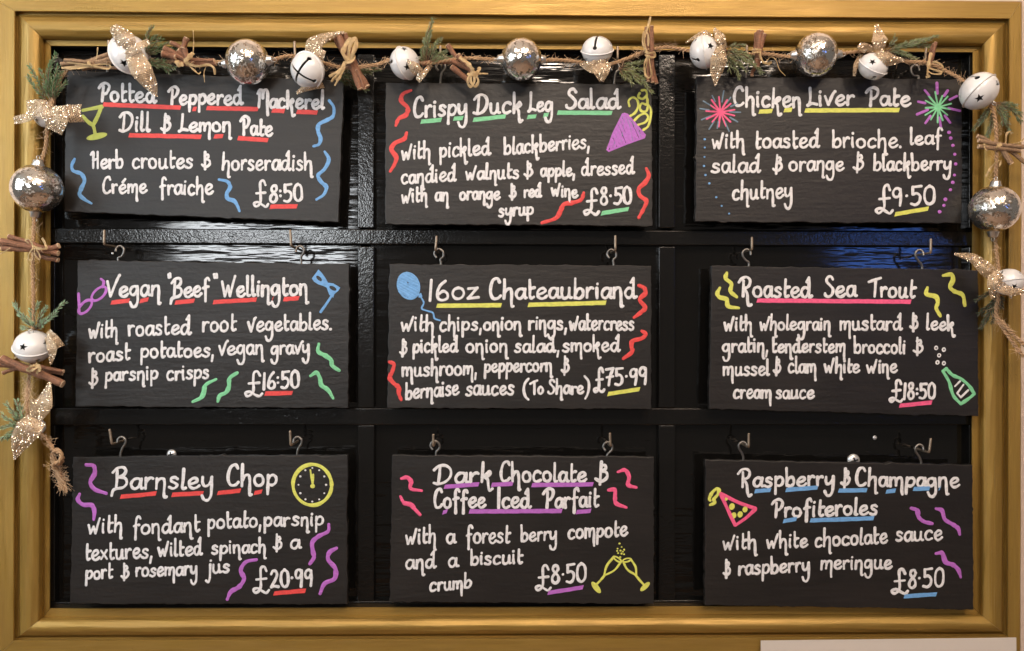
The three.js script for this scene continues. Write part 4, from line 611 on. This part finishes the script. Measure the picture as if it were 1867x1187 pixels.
  bow('two pointed glitter ribbon leaves above the small bell over Liver Pate', [[[[1604, 94, 16, 2], [1603, 74, 30, 6], [1598, 44, 4, 0]], 0.052], [[[1596, 96, 14, 2], [1616, 106, 30, 6], [1648, 110, 4, 0]], 0.053], [[[1594, 92, 10, 0], [1576, 84, 13, 2], [1568, 86, 9, 4], [1578, 94, 8, 2]], 0.046], [[[1572, 100, 8, 0], [1561, 118, 9, 0], [1557, 139, 5, 0]], 0.038]]);
  bow('wide glitter ribbon bow at the left top corner, under the green sprig', [[[[100, 206, 20, 4], [76, 198, 32, 8], [50, 197, 26, 0]], 0.056], [[[66, 208, 18, 0], [44, 216, 16, -2], [26, 220, 14, -4]], 0.046], [[[98, 206, 24, 6], [124, 207, 34, 10], [151, 206, 34, 2]], 0.055], [[[101, 198, 34, 6], [101, 218, 48, 12], [99, 240, 30, 4]], 0.058]]);
  bow('small glitter ribbon on the right of the bell above the crossed twigs', [[[[88, 604, 10, 2], [99, 618, 16, 6], [111, 633, 14, 2]], 0.058], [[[86, 612, 10, 6], [95, 636, 18, 8], [93, 664, 3, 2]], 0.06]]);
  bow('lowest glitter ribbon bow on the left, tied above the twine knot', [[[[66, 764, 20, 4], [80, 736, 36, 8], [92, 694, 3, 0]], 0.056], [[[60, 756, 14, 0], [62, 728, 14, 2]], 0.048], [[[68, 764, 34, 6], [52, 782, 44, 12], [36, 806, 34, 6], [27, 838, 3, 0]], 0.056]]);
  bow('glitter ribbon bow on the right side of the frame above the twine loop', [[[[1820, 508, 22, 2], [1798, 490, 28, 6], [1776, 472, 20, 2], [1740, 463, 4, 0]], 0.056], [[[1818, 498, 34, 4], [1812, 520, 22, 8], [1808, 544, 4, 2]], 0.058], [[[1818, 520, 22, 4], [1842, 531, 18, 4], [1872, 530, 6, 0]], 0.06]]);
}
// bundles of cut twigs tied with raffia
{
  const bundle = (label, twigs, ties, mat = M.bark, z = 0.042) => {
    const c = P(twigs[0][0], twigs[0][1], z), t = thing('twig_bundle', label, 'twigs', c, 'raffia tied twig bundles of the garland');
    for (const [x0, y0, x1, y1, r, dz, bx, by] of twigs) {
      const zz = z + (dz || 0) / 1000, a = P(x0, y0, zz), b = P(x1, y1, zz), m = a.clone().lerp(b, 0.5).add(V((bx || 0) * S0 + rs(0.0006), -(by || 0) * S0 + rs(0.0006), rs(0.0008))), R = px2m(r, zz), L = a.distanceTo(b), cv = new THREE.CatmullRomCurve3([a, a.clone().lerp(m, 0.55).add(V(rs(0.0005), rs(0.0005), rs(0.0005))), m, m.clone().lerp(b, 0.5).add(V(rs(0.0005), rs(0.0005), 0)), b]);
      const g = new THREE.TubeGeometry(cv, 26, R, 12), p = g.attributes.position, nn = g.attributes.normal, uv = g.attributes.uv, k = rnd() * 50;
      for (let i = 0; i < p.count; i++) { const u = uv.getX(i), v = uv.getY(i), w = R * 0.22 * (vnoise(u * L * 260 + k, Math.sin(v * 6.2832) * 1.2 + 5, 256, 256, 2) - 0.5) - R * 0.12 * u; p.setXYZ(i, p.getX(i) + nn.getX(i) * w, p.getY(i) + nn.getY(i) * w, p.getZ(i) + nn.getZ(i) * w); uv.setXY(i, u * L * 28 + k, v + k); }
      g.computeVertexNormals(); const tw = part('twig', g, mat, t);
      const caps = [[a, cv.getTangent(0).negate()], [b, cv.getTangent(1)]].map(([q, d], e) => new THREE.CylinderGeometry(R * (e ? 0.86 : 0.98), R * (e ? 0.88 : 1), R * 0.3, 12).applyQuaternion(new THREE.Quaternion().setFromUnitVectors(V(0, 1, 0), d)).translate(q.x, q.y, q.z));
      for (const cp of caps) part('cut_end', cp, M.wood, tw);
    }
    ties.forEach(([l, w], i) => flatStrip(P3(l, z), px2m(w, z), M.raffia, t, 'raffia_tie', { twist: 0.5, ph: i * 1.7 }));
  };
  bundle('grey twigs lying above the left end of the Potted Peppered Mackerel sign', [[112, 117, 196, 114, 4, 0, 0, -3], [118, 110, 170, 114, 3.4, 2], [140, 122, 200, 98, 5, -2], [150, 124, 206, 106, 5.4, 0], [114, 121, 240, 124, 3.2, -3]], [[[[112, 124, 6], [150, 121, 9], [198, 118, 8], [201, 122, 8], [198, 125, 8], [160, 119, 10], [122, 114, 8]], 3.4], [[[112, 124, 6], [135, 125, 8], [165, 121, 9]], 3.4], [[[160, 112, 6], [164, 118, 11], [167, 124, 8]], 5], [[[178, 86, 4], [177, 98, 7], [175, 110, 8]], 2.2]], M.barkGrey);
  bundle('branching brown twigs between the left top bell and ball', [[300, 88, 343, 112, 5, 4], [296, 98, 320, 104, 6, 6], [312, 78, 340, 92, 4, 0], [341, 70, 334, 88, 5.5, 8], [335, 86, 344, 114, 5, 6], [326, 92, 352, 116, 6.5, 2], [345, 112, 394, 115, 6, 0, 0, 1], [342, 108, 390, 110, 4, 3], [318, 110, 346, 118, 4.5, 2]], [[[[342, 116, 10], [360, 121, 10], [380, 118, 8], [390, 124, 8], [392, 136, 6]], 4], [[[340, 116, 8], [352, 126, 8], [362, 134, 6], [366, 131, 4]], 3], [[[352, 96, 10], [345, 104, 13], [338, 112, 12], [343, 118, 10]], 8], [[[322, 110, 10], [325, 118, 11], [334, 116, 10]], 8], [[[352, 55, 2], [353, 80, 6], [352, 98, 8]], 1.4], [[[376, 120, 6], [372, 132, 5], [373, 150, 4]], 1.4]]);
  bundle('brown twigs tied with a yellow raffia bow, between the first and second sign', [[617, 64, 657, 162, 6.5, 4], [628, 62, 652, 130, 5.5, 0], [632, 100, 669, 158, 7, 2], [612, 70, 640, 122, 5, -3], [650, 128, 665, 162, 3.2, 6]], [[[[636, 110, 14], [626, 98, 16], [630, 82, 16], [638, 68, 14]], 8], [[[638, 110, 14], [636, 92, 17], [643, 72, 16], [648, 69, 15], [650, 78, 15], [644, 96, 17], [638, 111, 14]], 7], [[[628, 113, 12], [638, 112, 16], [645, 105, 14], [640, 100, 12], [633, 108, 14]], 7], [[[632, 112, 12], [620, 126, 14], [600, 140, 10]], 5], [[[632, 113, 12], [616, 134, 14], [604, 149, 10]], 4.5], [[[630, 113, 12], [624, 132, 14], [610, 156, 10]], 4], [[[628, 112, 12], [622, 130, 13], [612, 146, 10]], 5]]);
  bundle('slanting twigs with a raffia knot left of the middle top ball', [[816, 82, 832, 104, 5, 2], [835, 101, 868, 140, 5.5, 4], [824, 122, 856, 148, 5.5, 2], [770, 116, 828, 113, 4.5, 0, 0, -2], [822, 110, 858, 128, 4, 5], [762, 142, 782, 122, 4, 8]], [[[[862, 128, 12], [852, 148, 14], [858, 158, 13], [864, 150, 14], [862, 130, 13]], 4.4], [[[862, 128, 12], [872, 148, 14], [866, 158, 13], [858, 148, 14], [861, 130, 13]], 4.4], [[[838, 104, 12], [852, 114, 14], [862, 128, 14]], 7], [[[852, 134, 12], [862, 136, 15], [872, 130, 12], [874, 122, 10]], 6], [[[864, 136, 12], [876, 134, 10], [890, 134, 8]], 3]]);
  bundle('upright twigs with raffia loops at the right end of the Crispy Duck sign', [[1188, 48, 1190, 150, 4.2, 4], [1179, 50, 1182, 148, 4, 2], [1184, 100, 1197, 152, 4, 0], [1132, 112, 1182, 94, 4, -2]], [[[[1176, 94, 10], [1184, 97, 14], [1192, 96, 12], [1194, 103, 10], [1184, 104, 14], [1176, 100, 10]], 4], [[[1181, 100, 12], [1175, 118, 13], [1176, 140, 10]], 3], [[[1183, 100, 12], [1186, 122, 14], [1188, 136, 13], [1183, 142, 12], [1177, 136, 12], [1179, 116, 13], [1182, 101, 12]], 3], [[[1180, 97, 12], [1172, 78, 12], [1175, 58, 10], [1181, 62, 10], [1182, 84, 12]], 3.4], [[[1178, 92, 10], [1175, 70, 10], [1182, 46, 8], [1186, 30, 4]], 4]]);
  bundle('short dark twig bundle with a raffia band over Chicken on the gold frame', [[1386, 57, 1379, 122, 6.5, 2], [1393, 62, 1382, 108, 5, 4], [1380, 60, 1376, 100, 4.5, 0], [1376, 120, 1371, 138, 3.4, -4]], [[[[1371, 90, 6], [1378, 90, 12], [1388, 90, 8]], 4], [[[1371, 95, 6], [1378, 95, 12], [1388, 94, 8]], 4], [[[1386, 94, 10], [1390, 110, 12], [1396, 115, 11], [1407, 114, 8]], 4], [[[1384, 98, 9], [1392, 114, 10], [1404, 117, 9]], 3.4], [[[1396, 113, 8], [1406, 104, 7], [1414, 108, 6], [1421, 126, 4], [1432, 138, 3]], 1.6]]);
  bundle('thin twigs with angular raffia loops at the right end of the Chicken Liver sign', [[1706, 78, 1694, 124, 3.4, 4], [1702, 80, 1690, 118, 3, 0]], [[[[1698, 96, 8], [1693, 118, 10], [1692, 138, 6]], 5], [[[1694, 122, 10], [1704, 113, 12], [1719, 121, 12], [1719, 131, 10], [1706, 128, 10], [1694, 124, 10]], 3.4], [[[1693, 130, 10], [1700, 134, 11], [1716, 134, 10], [1720, 128, 9]], 3], [[[1690, 134, 8], [1694, 139, 8], [1688, 141, 6]], 4]]);
  bundle('five reddish twigs with a raffia bow, under the ball on the left side', [[2, 440, 106, 462, 6, 4], [16, 431, 98, 457, 4.5, 0], [4, 453, 104, 459, 5, 2], [60, 462, 106, 474, 5, -2], [78, 456, 107, 448, 6, 5], [0, 446, 40, 452, 5, -2]], [[[[62, 450, 14], [53, 462, 16], [52, 472, 14], [57, 474, 14], [60, 460, 16]], 3], [[[62, 450, 14], [64, 466, 16], [72, 473, 14], [72, 466, 14], [65, 453, 15]], 3], [[[60, 450, 14], [53, 437, 12], [46, 438, 10], [52, 444, 12]], 3], [[[62, 449, 14], [74, 454, 16], [84, 453, 14], [82, 444, 13], [76, 434, 10]], 4], [[[58, 444, 10], [61, 451, 15], [64, 458, 10]], 5], [[[18, 452, 8], [6, 460, 6], [-6, 466, 4]], 1.8]], M.bark, 0.05);
  bundle('crossed thick twigs under the bell on the left side', [[4, 655, 114, 700, 8, 6], [0, 664, 60, 672, 5, 0], [5, 680, 38, 670, 3.6, 2], [62, 666, 116, 677, 4, 0], [80, 676, 114, 682, 3.2, -3]], [[[[48, 676, 10], [58, 668, 18], [70, 664, 14]], 5], [[[52, 678, 10], [62, 673, 19], [70, 667, 14]], 5], [[[64, 664, 14], [71, 671, 18], [66, 680, 14]], 8], [[[26, 652, 8], [34, 650, 10], [40, 652, 8]], 4]], M.bark, 0.048);
  bundle('spread twigs tied on the right side between the bell and the ball', [[1782, 248, 1804, 258, 4, -2], [1784, 256, 1872, 268, 4.2, 4, 0, 3], [1784, 267, 1860, 275, 4.6, 2], [1826, 270, 1844, 298, 5.2, 0], [1842, 274, 1870, 298, 4, -2]], [[[[1817, 274, 10], [1820, 268, 16], [1824, 261, 14]], 7], [[[1834, 262, 10], [1836, 244, 10], [1841, 240, 9], [1845, 244, 8]], 4], [[[1822, 292, 6], [1808, 304, 6], [1797, 322, 4]], 3.4], [[[1826, 292, 6], [1822, 304, 6]], 3], [[[1848, 262, 8], [1858, 260, 6], [1868, 252, 4]], 2.6], [[[1794, 262, 6], [1797, 272, 8], [1802, 274, 6]], 3]], M.barkGrey, 0.046);
}
// sprigs of artificial fir
{
  const sprig = (label, base, tips, z = 0.036, tone = [0.055, 0.085, 0.035], len = 8.5) => {
    const c = P(base[0], base[1], z), t = thing('fir_sprig', label, 'sprig', c, 'green fir sprigs of the garland'), pos = [], col = [], stems = [];
    for (const [x, y, dz] of tips) {
      const b = P(x, y, z + (dz || 0) / 1000), L = c.distanceTo(b), m = c.clone().lerp(b, 0.5).add(V(rs(0.08) * L, rs(0.08) * L, 0.12 * L)), cv = new THREE.CatmullRomCurve3([c, m, b]);
      stems.push(new THREE.TubeGeometry(cv, 10, 0.00055, 5));
      const n = Math.max(14, Math.round(L / 0.0011));
      for (let i = 0; i < n; i++) for (let k = 0; k < 3; k++) {
        const u = 0.22 + 0.8 * (i + rnd()) / n; if (u > 1.0) continue;
        const p = cv.getPoint(u), d = cv.getTangent(u), o = V(rs(), rs(), rs()).cross(d).normalize(), nl = px2m(len, z) * (0.75 + rnd() * 0.6) * (1 - 0.35 * Math.max(0, u - 0.6)), dir = d.clone().multiplyScalar(0.85 + rnd() * 0.4).addScaledVector(o, 0.75).normalize(), w = V(0, 0, 0).crossVectors(dir, V(rs(0.5), rs(0.5), 1)).normalize().multiplyScalar(0.00036), mid = p.clone().addScaledVector(dir, nl * 0.55).addScaledVector(V(0, 0, 1), 0.0003), tip = p.clone().addScaledVector(dir, nl);
        const f = 1.1 + rnd() * 1.5, cc = tone.map((q) => q * f), fr = rnd() < 0.16 ? [0.5, 0.5, 0.4] : cc.map((q) => q * 1.5 + 0.02), br = u < 0.36 ? [0.14, 0.075, 0.04] : cc;
        for (const [a, ca] of [[p, br], [mid.clone().add(w), cc], [tip, fr], [p, br], [tip, fr], [mid.clone().sub(w), cc]]) { pos.push(a); col.push(...ca); }
      }
    }
    const g = triMesh(pos); g.setAttribute('color', new THREE.Float32BufferAttribute(col, 3));
    part('stem', mergeGeometries(stems), M.stem, t); part('needles', g, M.needle, t, { kind: 'stuff' });
  };
  sprig('green fir sprig standing up from the wide bow at the left top corner', [100, 196], [[102, 98, 6], [94, 112, 0], [112, 132, 6], [54, 120], [52, 140, 2], [74, 128, 4], [88, 140, 8], [120, 150, 2], [106, 120, 12]], 0.036, [0.05, 0.09, 0.04]);
  sprig('fir sprig behind the long ribbon at the top left, growing up and right', [262, 108], [[277, 48, 2], [294, 70, 4], [306, 80], [284, 66, 8], [320, 90, -2], [300, 110, 6], [318, 124, 2], [290, 122, 6], [308, 130, 0], [276, 116, 8]], 0.04, [0.05, 0.075, 0.03]);
  sprig('dark fir sprig behind the raffia bow between the first and second sign', [602, 132], [[640, 136], [676, 134, -2], [660, 150, 2], [650, 160], [668, 165, 2], [630, 150, 4], [690, 126, -4]], 0.02, [0.035, 0.045, 0.016]);
  sprig('fir sprig standing up on the gold frame beside the Crispy Duck bell', [778, 118], [[789, 36, 2], [786, 56, 6], [774, 72, 2], [802, 72, 4], [794, 86, 10], [770, 90, 4], [812, 94, 2], [830, 104, 4], [800, 104, 8], [768, 106, 6], [822, 88, -2]], 0.04, [0.085, 0.1, 0.045]);
  sprig('fir sprig spreading to the right over the end of the word Salad', [1128, 124], [[1188, 168, 2], [1160, 116, 2], [1152, 152, 6], [1172, 128, 4], [1184, 146], [1140, 142, 8], [1168, 150, 6], [1150, 130, 10], [1176, 112, -2]], 0.038, [0.1, 0.11, 0.045]);
  sprig('fir sprig drooping right of the pointed ribbon over the Chicken Liver sign', [1318, 90], [[1388, 132, 2], [1356, 84, 0], [1348, 140, 2], [1368, 118, 6], [1330, 130, 4], [1372, 104, 2], [1342, 112, 10], [1338, 92, 8], [1358, 128, 4]], 0.042, [0.09, 0.1, 0.045]);
  sprig('fir sprig reaching right of the two pointed ribbon leaves', [1612, 94], [[1710, 66, 2], [1688, 72, 4], [1670, 108, 2], [1632, 68, 4], [1662, 80, 8], [1650, 98, 6], [1638, 84, 8], [1694, 84, 0]], 0.04, [0.085, 0.1, 0.045]);
  sprig('fir sprig below the bell at the top right corner', [1808, 186], [[1862, 208, 2], [1852, 192, 0], [1838, 212, 4], [1776, 236, 0], [1786, 224, 2], [1842, 240, 0], [1830, 226, 6], [1800, 250, -2], [1862, 222, -2]], 0.036, [0.055, 0.075, 0.035]);
  sprig('dark fir sprig under the bow on the right side by the Sea Trout sign', [1818, 530], [[1784, 572, 0], [1796, 586, 2], [1808, 588, 2], [1826, 560, 4], [1780, 548, 0], [1800, 560, 6], [1788, 598, -4]], 0.03, [0.022, 0.03, 0.014]);
  sprig('frosted fir sprig on top of the bell above the crossed twigs', [66, 602], [[27, 554, 2], [118, 552, 2], [70, 552, 4], [84, 560, 6], [42, 572, 4], [42, 598, 4], [96, 576, 6], [84, 584, 10], [56, 566, 6], [60, 590, 12]], 0.044, [0.13, 0.19, 0.12]);
  sprig('frosted fir sprig at the left picture edge behind the lowest bow', [46, 778], [[4, 756, 2], [30, 730, 0], [12, 736, 2], [0, 802, 2], [14, 800, 0], [22, 752, 6], [40, 742, 4], [2, 780, 8], [24, 776, 10]], 0.04, [0.12, 0.17, 0.1]);
}

renderer.render(scene, camera);
